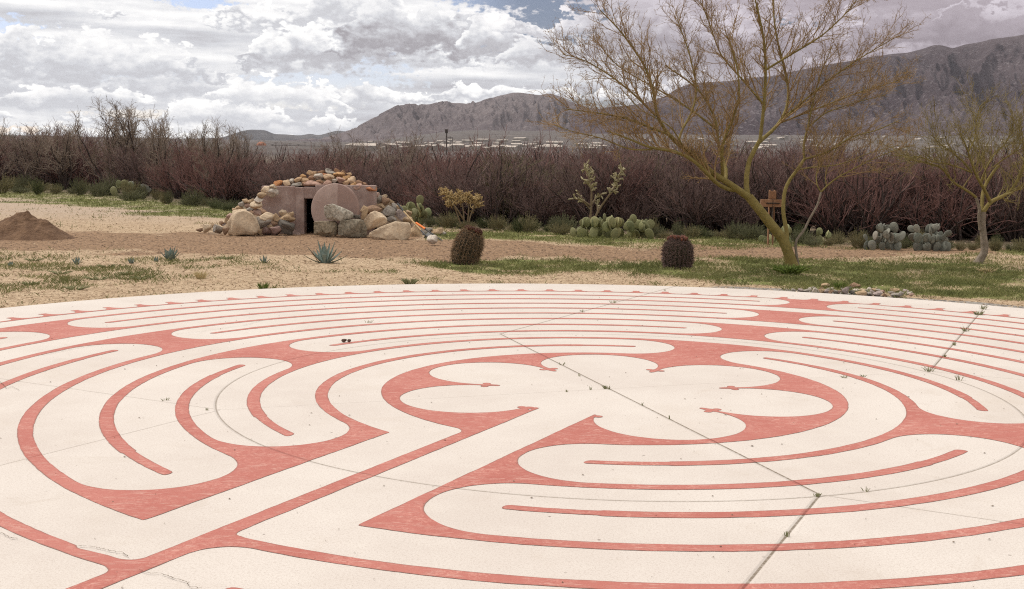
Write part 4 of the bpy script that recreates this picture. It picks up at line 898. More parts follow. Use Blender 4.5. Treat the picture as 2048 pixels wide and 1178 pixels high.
    for i, (x, y, w, h, c) in enumerate(sorted(edge)):
        u, v = 1560+x/6.827, 540+(y+h*.42)/6.827; g = G(u, v, -.03); s = g[1]/F/6.827; me = RK[(i*5+1) % len(RK)]
        o = link('stone', me, loc=(g[0], g[1]+h*s*.3, -.03+h*s*.42), scale=(w*s*1.25, w*s*1.0, h*s*1.6)); o.color = (*np.minimum(np.array(RC[c])*1.2, .8), 1)
        tag(o, '%s %s stone beside the pavement edge, %s from the left' % ('large' if w > 95 else 'small' if w < 55 else 'medium', RN[c], ORD[i+1]), 'stone', 'stones lying along the pavement edge')
build_rocks()
def build_disc_and_tools():
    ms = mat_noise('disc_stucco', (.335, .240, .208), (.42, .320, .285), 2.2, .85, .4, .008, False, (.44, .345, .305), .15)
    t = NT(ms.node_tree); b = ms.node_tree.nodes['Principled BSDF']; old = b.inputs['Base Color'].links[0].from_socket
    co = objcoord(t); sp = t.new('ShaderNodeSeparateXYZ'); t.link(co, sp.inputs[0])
    right_tone = t.ramp(t.math('ADD', sp.outputs[0], t.math('MULTIPLY', t.noise(co, 9, 3), .02)), .075, .09)  # darker tone to the right of a near-vertical line on the disc
    t.link(t.mix(t.math('MULTIPLY', right_tone, .55), old, (.20, .115, .095)), b.inputs['Base Color'])
    Y = 26.75; q = P(*zpx(1063, 358), Y); R = 186*.27344*Y/F; n = 64
    prof = [(0, -.06), (R*.5, -.06), (R*.96, -.06), (R*.985, -.052), (R, -.03), (R, .03), (R*.985, .052), (R*.9, .06), (0, .06)]
    th = np.linspace(0, 2*np.pi, n, endpoint=False); V = [(max(r, .001)*math.cos(a), y, max(r, .001)*math.sin(a)) for r, y in prof for a in th]
    Fc = [(i*n+j, i*n+(j+1) % n, (i+1)*n+(j+1) % n, (i+1)*n+j) for i in range(len(prof)-1) for j in range(n)]
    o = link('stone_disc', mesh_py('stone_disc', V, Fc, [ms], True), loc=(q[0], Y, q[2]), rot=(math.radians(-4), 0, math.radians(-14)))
    m = o.modifiers.new('edge', 'EDGE_SPLIT'); m.split_angle = math.radians(50)
    tag(o, 'big round rolling stone leaning across the tomb doorway', 'rolling stone')
    mw = mat_noise('pale_wood', (.42, .29, .15), (.52, .38, .22), 20, .7); mk = mat_noise('black_steel', (.02, .02, .022), (.035, .035, .037), 10, .5, .1, .01, False, None, .4); mo = mat_noise('orange_grip', (.62, .14, .02), (.70, .19, .03), 10, .5)
    def tube(name, pts, r, mat, par, base):
        p_ = np.array(pts)[None]-base; v, f = tubes(p_, np.array([r], float), 8); return link(name, mesh_np(name, v, f, [mat], True), par)
    def Z(x, y, Y): return P(*zpx(x, y), Y)
    g = G(*zpx(1745, 572), 0.0); base = np.array([g[0], g[1], 0]); gy = g[1]
    t_ = thing('shovel', 'shovel with a pale wooden handle leaning on the right stone slope', 'shovel', base)
    A, B, C_, D = Z(1518, 318, 27.25), Z(1562, 374, 27.05), Z(1690, 515, 26.5), Z(1725, 552, 26.3)
    tube('grip', [A, (A+B)/2, B], [.024, .023, .022], mk, t_, base); tube('handle', [B, (B+C_)/2, C_], [.019]*3, mw, t_, base); tube('socket', [C_, (C_+D)/2, D], [.022, .022, .026], mk, t_, base)
    E_ = Z(1775, 592, 26.0); d = (E_-D); L = np.linalg.norm(d); d /= L; s = np.array([.75, -.6, .3]); s -= (s@d)*d; s /= np.linalg.norm(s); nn = np.cross(d, s)
    def blade(name, D, d, s, nn, L, w, par, base):
        V, n = [], 7
        for side in (0, .006):
            for i in range(n):
                f = i/(n-1); ww = w*(1 if f < .6 else math.sqrt(max(0, 1-((f-.6)/.4)**2))*.95+.05)
                for k in (-1, 0, 1): V.append(D+d*L*f+s*ww*k+nn*(.02*(k == 0)+side)-base)
        Fc = []; m = n*3
        for i in range(n-1):
            for k in (0, 1): a = i*3+k; Fc += [(a, a+1, a+4, a+3), (m+a+3, m+a+4, m+a+1, m+a)]
        for i in range(n-1):
            for k in (0, 2): a = i*3+k; Fc.append((a, a+3, m+a+3, m+a))
        Fc += [(0, 1, m+1, m), (1, 2, m+2, m+1)]
        link(name, mesh_py(name, V, Fc, [mk], False), par)
    blade('blade', D, d, s, nn, L, .10, t_, base)
    g = G(*zpx(1890, 615), 0.0); base = np.array([g[0], g[1], 0]); t_ = thing('shovel', 'shovel with an orange grip and black shaft, its blade flat on the ground', 'shovel', base)
    A, B, C_ = Z(1655, 460, 26.4), Z(1722, 505, 25.9), Z(1862, 604, gy-.35)
    tube('grip', [A, (A+B)/2, B], [.026]*3, mo, t_, base); tube('handle', [B, (B+C_)/2, C_], [.017]*3, mk, t_, base)
    E_ = Z(1935, 618, gy-.5); d = E_-C_; L = np.linalg.norm(d); d /= L; s = np.array([.3, 1, 0]); s -= (s@d)*d; s /= np.linalg.norm(s)
    blade('blade', C_, d, s, np.cross(s, d), L, .11, t_, base)
build_disc_and_tools()
def build_mound():
    mm = mat_noise('turned_soil', (.118, .068, .042), (.190, .114, .070), 5, .98, 1, .06, False, (.06, .037, .025))
    g = gp(45, 478); h = 1.16*(P(45, 428, g[1]+.3)[2]-g[2]); s = g[1]/F; n = 110
    xs = np.linspace(-1.5, 1.3, n); ys = np.linspace(-1.0, 1.2, 90); X, Y = np.meshgrid(xs, ys)
    r = np.hypot(X/np.where(X < 0, 1.15, 1.02), Y/.85); nz = fbm(X*2.2+5, Y*2.2, 5, 6)
    Z = h*np.clip(1-r, 0, 1)**1.05*(.78+.44*nz) + (.16*(fbm(X*5, Y*5, 4, 8, .6)-.5) + .07*(fbm(X*19, Y*19, 3, 18)-.5))*np.clip(1.1-r, 0, 1)
    Z = Z + .10*np.clip(1-np.hypot((X+.55)/.6, (Y+.2)/.6), 0, 1) - .015
    idx = np.arange(X.size).reshape(X.shape); Q = np.stack([idx[:-1, :-1], idx[:-1, 1:], idx[1:, 1:], idx[1:, :-1]], -1).reshape(-1, 4)
    Z = np.where(r > 1.08, -.1, Z)
    o = link('dirt_mound', mesh_np('dirt_mound', np.stack([X, Y, Z], -1).reshape(-1, 3), Q, [mm], True), loc=(g[0], g[1]+.3, g[2]))
    tag(o, 'heap of loose brown soil at the left side of the clearing', 'dirt pile')
build_mound()

# ------------------------------------------------------------------ cacti and agaves
def build_barrel(u, v, w, h, lean, leanz, lab, seed, spc, fl):
    g = gp(u, v); s = g[1]/F; R = w*s/2; H = h*s; rg = np.random.default_rng(seed)
    mb = mat_noise('cactus_skin', (.040, .034, .022), (.062, .052, .034), 6, .8); msn = mat_noise('cactus_spine', spc, tuple(q*1.35 for q in spc), 9, .7); mf = mat_noise('cactus_fruit', fl, tuple(q*1.5 for q in fl), 12, .6)
    t = thing('barrel_cactus', lab, 'cactus', g); t.rotation_euler = (0, lean, leanz)
    nr, K, M = 22, 8, 36; th = np.linspace(0, 2*np.pi, nr*K, endpoint=False); z = np.linspace(0, 1, M)
    prof = np.interp(z, [0, .06, .28, .5, .68, .82, .92, .97, 1], [.74, .86, .98, 1, .93, .76, .52, .32, .08]); rib = 1-.15*(1-np.abs(np.cos(th*nr/2)))**1.0
    Rr = R*prof[:, None]*rib[None]; V = np.stack([Rr*np.cos(th), Rr*np.sin(th), (z*H)[:, None]+0*Rr-.02], -1).reshape(-1, 3); idx = np.arange(M*nr*K).reshape(M, -1); nx = np.roll(idx, -1, 1)
    Q = np.stack([idx[:-1], nx[:-1], nx[1:], idx[1:]], -1).reshape(-1, 4); link('body', mesh_np('body', V, Q, [mb], True), t)
    P_, R_ = [], []
    for i in range(nr):
        a = i*2*np.pi/nr
        for zz in np.linspace(.06, .97, 20):
            r = R*np.interp(zz, z, prof)*1.0; p0 = np.array([r*math.cos(a), r*math.sin(a), zz*H]); out = np.array([math.cos(a), math.sin(a), .9*(zz-.5)])
            for k in range(8):
                d = out*.55+rg.normal(size=3)*.75; d /= np.linalg.norm(d); L = (.030+.045*rg.random())*(1.2 if zz > .85 else 1)
                P_.append([p0, p0+d*L*.5, p0+d*L+np.array([0, 0, -.004])]); R_.append([.0034, .0030, .0012])
    vv, q = tubes(np.array(P_), np.array(R_), 3); link('spines', mesh_np('spines', vv, q, [msn], True), t)
    P_, R_ = [], []
    for k in range(46):
        a = rg.random()*6.28; rr = R*(.30+.34*rg.random()); zz = H*np.interp(rr/R, [.08, .42, .72, .92], [1, .96, .88, .75]); p0 = np.array([rr*math.cos(a), rr*math.sin(a), zz-.01]); d = np.array([math.cos(a)*.5, math.sin(a)*.5, 1])
        P_.append([p0, p0+d*.022, p0+d*.045, p0+d*.052]); R_.append([.012, .019, .014, .004])
    vv, q = tubes(np.array(P_), np.array(R_), 6); link('fruits', mesh_np('fruits', vv, q, [mf], True), t)
build_barrel(925, 528, 55, 76, math.radians(17), 0, 'leaning barrel cactus with straw coloured spines before the shovels', 5, (.19, .125, .075), (.060, .020, .014))
build_barrel(1355, 538, 58, 64, math.radians(-1), .4, 'upright dark barrel cactus with dry reddish crown in the grass', 6, (.125, .080, .070), (.130, .050, .032))
M_AGAVE = mat_noise('agave_leaf', (.125, .165, .140), (.205, .245, .215), 14, .6, .2, .01, False, (.09, .11, .085))
M_DRY = mat_noise('dry_leaf', (.25, .15, .075), (.33, .21, .11), 12, .9)
def leaf_mesh(base, tip, wid, sag, up, n=9, mat=M_AGAVE, cutoff=1.0):
    base, tip = np.array(base, float), np.array(tip, float); V = []; d = tip-base; L = np.linalg.norm(d); d /= L
    s = np.cross(d, [0, 0, 1.]); s = s/np.linalg.norm(s) if np.linalg.norm(s) > .05 else np.array([1., 0, 0]); nn = np.cross(s, d)
    for side in (0, 1):
        for i in range(n):
            f = i/(n-1)*cutoff; w = wid*np.interp(f, [0, .15, .45, .8, 1], [.62, .75, 1, .5, .02]); c = base+d*L*f+np.array([0, 0, -sag*4*f*(1-f)])
            for k in (-1, -.45, .45, 1): V.append(c+s*w*k+nn*(wid*(.45*abs(k)**2-.2)*np.interp(f, [0, 1], [1, .4]) - side*wid*.28*(1-abs(k)**3)*(1-f*.8)))
    Fc, m = [], n*4
    for i in range(n-1):
        for k in range(3): a = i*4+k; Fc += [(a, a+1, a+5, a+4), (m+a+4, m+a+5, m+a+1, m+a)]
    e = (n-1)*4; Fc.append((e, e+1, m+e+1, m+e)); Fc.append((e+1, e+2, m+e+2, m+e+1)); Fc.append((e+2, e+3, m+e+3, m+e+2))
    return mesh_py('leaf', V, Fc, [mat], True)
def build_agaves():
    g = gp(650, 526.5); s = g[1]/F/10.24; rg = np.random.default_rng(3)
    t = thing('agave', 'largest blue green agave with spread pointed leaves before the tomb', 'agave', g, group='agaves in the gravel')
    tips = [(758, 105, .10), (880, 140, .16), (1005, 165, .12), (1118, 140, .06), (1197, 255, -.10), (1398, 400, -.05), (578, 232, -.05), (527, 400, -.14), (830, 215, .2), (1060, 260, .22), (700, 300, .24), (960, 210, -.05), (1240, 330, .2), (640, 330, .18)]
    for i, (x, y, dy) in enumerate(tips):
        tip = ((x-925)*s, dy, (570-y)*s); link('leaf', leaf_mesh(((x-925)*s*.10, dy*.15, .0), tip, .036+.008*rg.random(), .02, 0, mat=M_AGAVE), t)
    link('leaf', leaf_mesh((0, -.05, 0), (.01, -.16, .30), .036, 0, 0, mat=M_AGAVE, cutoff=.55), t)
    link('leaf', leaf_mesh((-.08, -.03, 0), (-.24, -.06, .22), .022, .01, 0, mat=M_DRY), t)
    spec = [(21, 533, 14, 13, 'tiny agave at the left end of the agave row'), (153, 529, 24, 18, 'small agave with narrow spread leaves, second in the agave row'), (262, 526, 20, 14, 'small agave with few short leaves, third in the agave row'), (340, 521, 42, 31, 'second largest agave, broad and upright, left of the tomb doorway'), (528, 527, 22, 17, 'small grey agave alone in front of the left tomb boulders'), (312, 523, 14, 13, 'little agave pup beside the second largest agave')]
    for u, v, w, h, lab in spec:
        g = gp(u, v); px = g[1]/F; t = thing('agave', lab, 'agave', g, group='agaves in the gravel'); n = 7 if w < 30 else 14
        for i in range(n):
            a = i*2.4+rg.random()*.5; f = (i+.5)/n; rr = w*px*.5*(1-.55*f)*(.8+.4*rg.random()); hh = h*px*(.45+.55*f)*(.85+.25*rg.random())
            link('leaf', leaf_mesh((math.cos(a)*.012, math.sin(a)*.012, 0), (rr*math.cos(a), rr*math.sin(a), hh), (.036 if w > 30 else .026)*(w/34)**.3, .01, 0, 7), t)
build_agaves()
def pad_mesh(mat):
    n, m = 18, 7; V = []; Fc = []
    th = np.linspace(0, 2*np.pi, n, endpoint=False)
    for j in range(m):
        f = -1+2*j/(m-1); y = f*.085; k = math.sqrt(max(0, 1-f*f))*.75+.25 if abs(f) < 1 else .12
        for a in th:
            z = .5+.5*math.sin(a)*k; w = .43*math.cos(a)*k*(.72+.34*z); V.append((w, y, z))
    for j in range(m-1):
        for i in range(n): Fc.append((j*n+i, j*n+(i+1) % n, (j+1)*n+(i+1) % n, (j+1)*n+i))
    Fc.append(tuple(range(n))[::-1]); Fc.append(tuple((m-1)*n+i for i in range(n)))
    return mesh_py('pad', V, Fc, [mat], True)
def build_prickly():
    m1 = mat_noise('green_pad', (.200, .205, .100), (.280, .275, .150), 3, .7, .3, .02, True, (.38, .36, .22)); m2 = mat_noise('blue_grey_pad', (.185, .185, .162), (.25, .25, .222), 3, .7, .3, .02, True, (.12, .11, .095))
    A, B = pad_mesh(m1), pad_mesh(m2)
    def clump(u0, u1, v, vt, me, n, lab, size, seed, dv=0):
        rg = np.random.default_rng(seed); g = gp((u0+u1)/2, v); px = g[1]/F; W_ = (u1-u0)*px; H_ = (v-vt)*px
        t = thing('prickly_pear', lab, 'cactus', g, group='prickly pears at the thicket foot'); pads = []; n = int(n*1.7); nb = max(2, n//4)
        def add(p, tl, az, s): pads.append((p, tl, az, s)); o = link('pad', me, t, loc=p, rot=(rg.normal()*.25, tl, az), scale=(s*(.85+.3*rg.random()), s, s)); q = .62+.5*rg.random(); o.color = (q*(1+.035*rg.normal()), q, q*.95, 1)
        for i in range(nb): add(np.array([-W_/2+W_*(i+.5)/nb+rg.normal()*.05, rg.normal()*.15, -.02]), rg.normal()*.35, rg.normal()*.7, size*(.85+.3*rg.random()))
        tries = 0
        while len(pads) < n and tries < 3000:
            tries += 1; p, tl, az, s = pads[rg.integers(len(pads))]; q = tl+rg.normal()*.6
            top = np.array([math.sin(tl)*math.cos(az), math.sin(tl)*math.sin(az), math.cos(tl)])*s*.93
            side = np.array([math.cos(tl)*math.cos(az), math.cos(tl)*math.sin(az), -math.sin(tl)])*s*.34*rg.normal()*.8; r = p+top+side; s2 = size*(.75+.35*rg.random())
            lim = H_*(.35+.65*rg.random())*(.7+.5*abs(math.sin(p[0]*3.1+seed)))
            if abs(r[0]) < W_*.52 and r[2]+s2*.8 < lim and abs(q) < 1.3 and r[2] > .03: add(r, q, az+rg.normal()*.9, s2)
    clump(1140, 1215, 475, 434, A, 18, 'green prickly pear patch, left part, below the tall chollas', .27, 1)
    clump(1205, 1312, 477, 428, A, 30, 'broad green prickly pear patch right of the tall chollas', .27, 2)
    clump(1270, 1298, 477, 450, A, 6, 'low green prickly pear at the right end of the patch', .22, 12)
    clump(800, 846, 452, 386, A, 18, 'green prickly pear growing behind the shovels', .34, 3)
    clump(1728, 1800, 499, 440, B, 26, 'blue grey prickly pear, the left one of two behind the grass', .22, 4)
    clump(1826, 1898, 501, 432, B, 30, 'taller blue grey prickly pear left of the small tree', .22, 5)
    clump(1532, 1548, 486, 460, A, 5, 'small green prickly pear at the foot of the wooden cross', .22, 6)
    clump(1566, 1590, 488, 440, A, 8, 'upright green prickly pear seen between the two leaning trunks', .24, 7)
    clump(1508, 1528, 486, 470, A, 3, 'single low prickly pear left of the cross foot', .2, 13)
    clump(1638, 1660, 490, 462, A, 5, 'small prickly pear right of the thin trunk', .22, 14)
    clump(234, 252, 392, 360, A, 5, 'yellow green prickly pear at the foot of the tall mesquites', .5, 8)
    clump(266, 298, 392, 364, B, 9, 'grey prickly pear under the tall mesquites', .4, 9)
build_prickly()
def build_chollas():
    mg = mat_noise('golden_cholla', (.34, .24, .11), (.46, .34, .17), 20, .9, .3, .01, False, (.22, .14, .07)); mp = mat_noise('pale_cholla', (.29, .25, .15), (.39, .35, .22), 20, .9, .3, .01, False, (.17, .15, .08)); ms = mat_noise('cholla_stem', (.14, .10, .06), (.21, .16, .10), 12, .9)
    def trunkset(lines, Y, r0, r1, base, K=12):
        P0 = []; 
        for ln in lines:
            p_ = [P(u, v, Y)-base + np.array([0, dy, 0]) for u, v, dy in ln]; P0.append(resample(p_, K))
        return np.array(P0), np.array([np.linspace(r0, r1, K)]*len(P0))
    def Z3(*l): return [(840+x*.2539, 300+y*.2539, d) for x, y, d in l]
    g = gp(925, 459); base = np.array(g); rg = np.random.default_rng(4)
    t = thing('cholla', 'golden cholla with a dense twisted crown behind the left barrel cactus', 'cactus', g)
    P0, R0 = trunkset([Z3((330, 600, 0), (305, 540, 0), (270, 440, 0), (240, 370, -.1)), Z3((345, 600, 0), (345, 500, 0), (330, 420, .1), (300, 350, .2)), Z3((370, 600, 0), (382, 500, 0), (385, 400, 0), (370, 340, -.1)), Z3((380, 600, 0), (395, 520, 0), (430, 440, .1), (440, 380, .2)), Z3((350, 560, 0), (300, 470, -.2), (230, 380, -.2), (190, 330, -.1))], g[1], .026, .016, base)
    P1, R1 = spawn(P0, R0, 14, .66, 1, 1.0,   .34, .2, .38, 7, .75, .014, .0, .85, rg); P2, R2 = spawn(P1, R1, 8, .1, 1, 1.1, .15, -.05, .5, 5, .9, .012, -.05, .9, rg)
    v, q = tubes(P0, R0, 6); link('trunk', mesh_np('trunk', v, q, [ms], True), t); v, q = merge([tubes(P1, R1, 6), tubes(P2, R2, 6)]); link('joints', mesh_np('joints', v, q, [mg], True), t)
    g = gp(1182, 471); base = np.array(g)
    t = thing('cholla', 'tall thin cholla with two pale jointed heads over the prickly pears', 'cactus', g)
    P0, R0 = trunkset([Z3((1340, 620, 0), (1345, 500, 0), (1352, 390, 0), (1352, 300, 0), (1332, 210, 0), (1292, 130, .1)), Z3((1350, 620, 0), (1385, 510, 0), (1440, 420, 0), (1520, 320, 0), (1560, 240, 0), (1590, 150, 0))], g[1], .034, .02, base)
    Pb, Rb = trunkset([Z3((1345, 470, 0), (1300, 420, 0), (1260, 360, .1), (1240, 320, .1)), Z3((1350, 430, 0), (1390, 380, .1), (1440, 340, 0)), Z3((1345, 440, 0), (1290, 400, -.1), (1200, 380, -.1)), Z3((1400, 490, 0), (1400, 440, .1), (1390, 400, .1))], g[1], .024, .018, base)
    P1, R1 = spawn(P0, R0, 26, .58, 1.0, 1.15, .14, .25, .12, 4, 1.0, .018, 0, .9, rg, .1); P2, R2 = spawn(P1, R1, 2, .4, 1, .9, .09, .2, .1, 3, 1, .016, 0, .9, rg, .1)
    P3, R3 = spawn(Pb, Rb, 9, .35, 1.0, 1.0, .13, .2, .12, 4, .9, .016, 0, .9, rg, .1)
    v, q = merge([tubes(P0, R0, 6), tubes(Pb, Rb, 6)]); link('trunk', mesh_np('trunk', v, q, [ms], True), t)
    for i in range(2):
        v, q = merge([tubes(P1[26*i:26*i+26], R1[26*i:26*i+26], 6), tubes(P2[52*i:52*i+52], R2[52*i:52*i+52], 6)]); link('joints', mesh_np('joints', v, q, [mp], True), t)
    for i in range(4):
        v, q = tubes(P3[9*i:9*i+9], R3[9*i:9*i+9], 6); link('joints', mesh_np('joints', v, q, [mp], True), t)
build_chollas()

# ------------------------------------------------------------------ the wooden cross
def build_cross():
    mw = mat_noise('rough_redwood', (.205, .105, .058), (.29, .165, .098), 7, .85, .6, .012, False, (.13, .062, .036)); mk = mat_noise('dark_wood', (.03, .024, .02), (.05, .04, .034), 7)
    g = gp(1540, 491); Y = g[1]; s = Y/F
    t = thing('wooden_cross', 'reddish wooden cross standing behind the leaning tree trunk', 'cross', g)
    def bx(u0, u1, v0, v1, d0, d1, nm, mt, par=t):
        a, b = P(u0, v1, Y), P(u1, v0, Y); o = link(nm, multi(nm, [boxv(a[0]-g[0], b[0]-g[0], d0, d1, a[2]-g[2], b[2]-g[2])], [mt]), par); m = o.modifiers.new('b', 'BEVEL'); m.width = .008; m.segments = 2; return o
    bx(1534.5, 1541.2, 380, 494, -.03, .06, 'post', mw); bx(1544.0, 1550.5, 380, 494, -.03, .06, 'post', mw)
    bx(1519.5, 1564.5, 399, 413.5, -.11, -.034, 'crossbar', mw); bx(1536.2, 1551.2, 382, 397.5, -.09, -.032, 'head_board', mw)
    bx(1541.6, 1543.5, 398, 470, -.125, -.02, 'dark_post', mk); bx(1530, 1557, 405.2, 407, -.135, -.112, 'dark_bar', mk)
build_cross()

# ------------------------------------------------------------------ palo verde trees
def limb_set(lines, Y, base, K=16):
    Ps, Rs = [], []
    for ln, r0, r1 in lines:
        p_ = [P(u, v, Y+dy)-base for u, v, dy in ln]; Ps.append(resample(p_, K)); Rs.append(np.linspace(r0, r1, K))
    return np.array(Ps), np.array(Rs)
def grow(P0, R0, spec, rg):
    out = []; cur = (P0, R0)
    for s in spec:
        cur = spawn(*cur, *s, rng=rg); out.append(cur)
    return out
def lastpart(P0, R0, f, K=12):
    a = []
    for p_ in P0: a.append(p_[np.linspace(int(f*(len(p_)-1)), len(p_)-1, K).round().astype(int)])
    return np.array(a)
def build_main_tree():
    g = gp(1583, 533); base = np.array(g); Y = g[1]; rg = np.random.default_rng(21)
    t = thing('palo_verde', 'large leaning palo verde with bare olive branches spreading over the grass', 'tree', g)
    main = [
        ([(1586, 540, 0), (1581, 520, 0), (1575, 500, 0), (1566, 478, 0), (1545, 453, 0), (1520, 421, 0), (1497, 393, 0)], .100, .076),
        ([(1499, 396, 0), (1478, 381, -.1), (1455, 365, -.2), (1421, 344, -.3), (1391, 312, -.4), (1357, 289, -.5), (1335, 266, -.6)], .064, .034),
        ([(1497, 396, 0), (1493, 380, .05), (1493, 352, .1), (1498, 322, .2), (1511, 296, .3), (1520, 280, .3)], .052, .036),
        ([(1573, 484, 0), (1575, 470, .05), (1570, 446, .1), (1566, 424, .15), (1568, 386, .25), (1576, 364, .3), (1594, 340, .3), (1609, 318, .35)], .040, .026)]
    subs = [
        ([(1468, 380, -.1), (1441, 376, -.3), (1414, 346, -.5), (1387, 319, -.7), (1342, 299, -.9), (1305, 299, -1.0), (1267, 281, -1.2), (1215, 262, -1.4)], .040, .012),
        ([(1335, 266, -.6), (1312, 232, -.7), (1309, 187, -.8), (1290, 130, -.8), (1240, 60, -.9), (1200, 20, -1)], .030, .008),
        ([(1340, 270, -.6), (1300, 255, -.8), (1250, 235, -1), (1190, 225, -1.2), (1130, 218, -1.3)], .024, .007),
        ([(1312, 232, -.7), (1270, 190, -.6), (1220, 150, -.5), (1170, 120, -.4), (1125, 108, -.3)], .020, .006),
        ([(1357, 289, -.5), (1360, 265, -.3), (1385, 225, -.2), (1395, 180, -.1), (1380, 110, 0), (1355, 40, 0)], .022, .007),
        ([(1450, 362, -.2), (1455, 337, .1), (1440, 307, .3), (1434, 285, .4), (1437, 262, .5), (1425, 220, .6), (1395, 175, .7), (1330, 130, .8)], .034, .010),
        ([(1445, 355, -.2), (1444, 320, -.4), (1442, 292, -.5), (1460, 250, -.6), (1480, 200, -.7), (1475, 130, -.8), (1450, 60, -.9)], .030, .008),
        ([(1437, 262, .5), (1400, 232, .6), (1345, 195, .8), (1290, 165, 1.0), (1230, 130, 1.2), (1205, 95, 1.3)], .020, .006),
        ([(1520, 280, .3), (1523, 255, .3), (1528, 210, .3), (1532, 139, .2), (1528, 75, .1), (1511, 0, 0), (1495, -60, 0)], .034, .010),
        ([(1516, 286, .3), (1537, 268, .5), (1564, 244, .7), (1577, 210, .8), (1579, 180, .9), (1567, 127, 1), (1552, 75, 1), (1545, 10, 1.1), (1550, -50, 1.1)], .036, .009),
        ([(1532, 139, .2), (1580, 110, 0), (1640, 75, -.2), (1690, 30, -.3), (1720, -10, -.4)], .020, .006),
        ([(1570, 235, .7), (1615, 195, .6), (1670, 150, .5), (1730, 110, .4), (1790, 75, .4)], .022, .006),
        ([(1528, 210, .3), (1490, 165, .2), (1440, 110, .1), (1420, 50, .1), (1400, 0, 0)], .020, .006),
        ([(1560, 246, .7), (1600, 230, .9), (1665, 205, 1.1), (1730, 180, 1.2), (1800, 160, 1.3)], .018, .006),
        ([(1609, 318, .35), (1605, 292, .4), (1616, 255, .5), (1624, 210, .6), (1640, 150, .7), (1665, 90, .7)], .022, .007),
        ([(1609, 318, .35), (1640, 310, .2), (1665, 300, .1), (1699, 274, 0), (1750, 262, -.1), (1800, 240, -.2)], .018, .006),
        ([(1616, 255, .5), (1650, 225, .4), (1710, 205, .3), (1770, 190, .2)], .014, .005),
        ([(1305, 299, -1), (1260, 300, -1.1), (1200, 275, -1.3), (1140, 262, -1.5), (1108, 250, -1.5)], .014, .005),
        ([(1391, 312, -.4), (1370, 300, -.7), (1345, 255, -1.0), (1320, 240, -1.1), (1280, 220, -1.2), (1240, 175, -1.3)], .016, .005),
        ([(1594, 340, .3), (1620, 335, .6), (1680, 330, .8), (1740, 305, .9), (1800, 290, 1)], .014, .005)]
    thin = [([(1597, 536, 0), (1594, 515, 0), (1590, 490, 0), (1592, 476, 0), (1609, 464, 0), (1611, 453, 0), (1622, 433, 0), (1636, 409, 0), (1642, 384, 0)], .026, .017),
            ([(1642, 384, 0), (1634, 372, 0), (1632, 350, .1), (1640, 315, .1), (1632, 280, .2)], .012, .005), ([(1642, 384, 0), (1653, 372, 0), (1675, 354, -.1), (1700, 342, -.1), (1740, 320, -.2), (1790, 300, -.3), (1830, 290, -.3)], .016, .005), ([(1653, 373, 0), (1650, 350, .1), (1665, 310, .2), (1690, 270, .2)], .010, .004)]
    Pm, Rm = limb_set(main, Y, base, 22); Ps, Rs = limb_set(subs, Y, base, 18); Pt, Rt = limb_set(thin, Y, base, 18)
    Rm[0, :4] *= np.array([1.35, 1.2, 1.1, 1.05])
    v, q = tubes(Pm, Rm, 12); link('trunk', mesh_np('trunk', v, q, [M_BARK], True), t)
    v, q = merge([tubes(Pt[:1], Rt[:1], 8)]); link('side_stem', mesh_np('side_stem', v, q, [M_GREYBARK], True), t)
    v, q = merge([tubes(Ps, Rs, 7), tubes(Pt[1:], Rt[1:], 6)]); link('limbs', mesh_np('limbs', v, q, [M_BARK], True), t)
    PP = np.concatenate([Ps, Pt[1:]]); RR = np.concatenate([Rs, Rt[1:]])
    La = spawn(PP[:14], RR[:14], 26, .12, 1.0, .62, .80, .34, .17, 9, .5, .0060, .035, .35, rg, .45); Lb = spawn(PP[14:], RR[14:], 12, .12, 1.0, .62, .66, .30, .17, 9, .5, .0055, .035, .35, rg, .45)
    L1 = (np.concatenate([La[0], Lb[0]]), np.concatenate([La[1], Lb[1]]))
    L2 = spawn(*L1, 7, .12, 1.0, .6, .38, .28, .2, 7, .62, .0036, .03, .45, rg, .4)
    L3 = spawn(*L2, 3, .12, 1.0, .7, .13, .15, .22, 4, .7, .0021, .0, .6, rg, .3)
    L4 = spawn(L3[0][::2], L3[1][::2], 2, .3, 1.0, .9, .035, .1, .2, 3, 1.1, .0034, 0, .7, rg, .2)
    v, q = merge([tubes(*L1, 4), tubes(*L2, 3), tubes(*L3, 3), tubes(*L4, 3)]); link('crown', mesh_np('crown', v, q, [M_OLIVE], True), t)
build_main_tree()
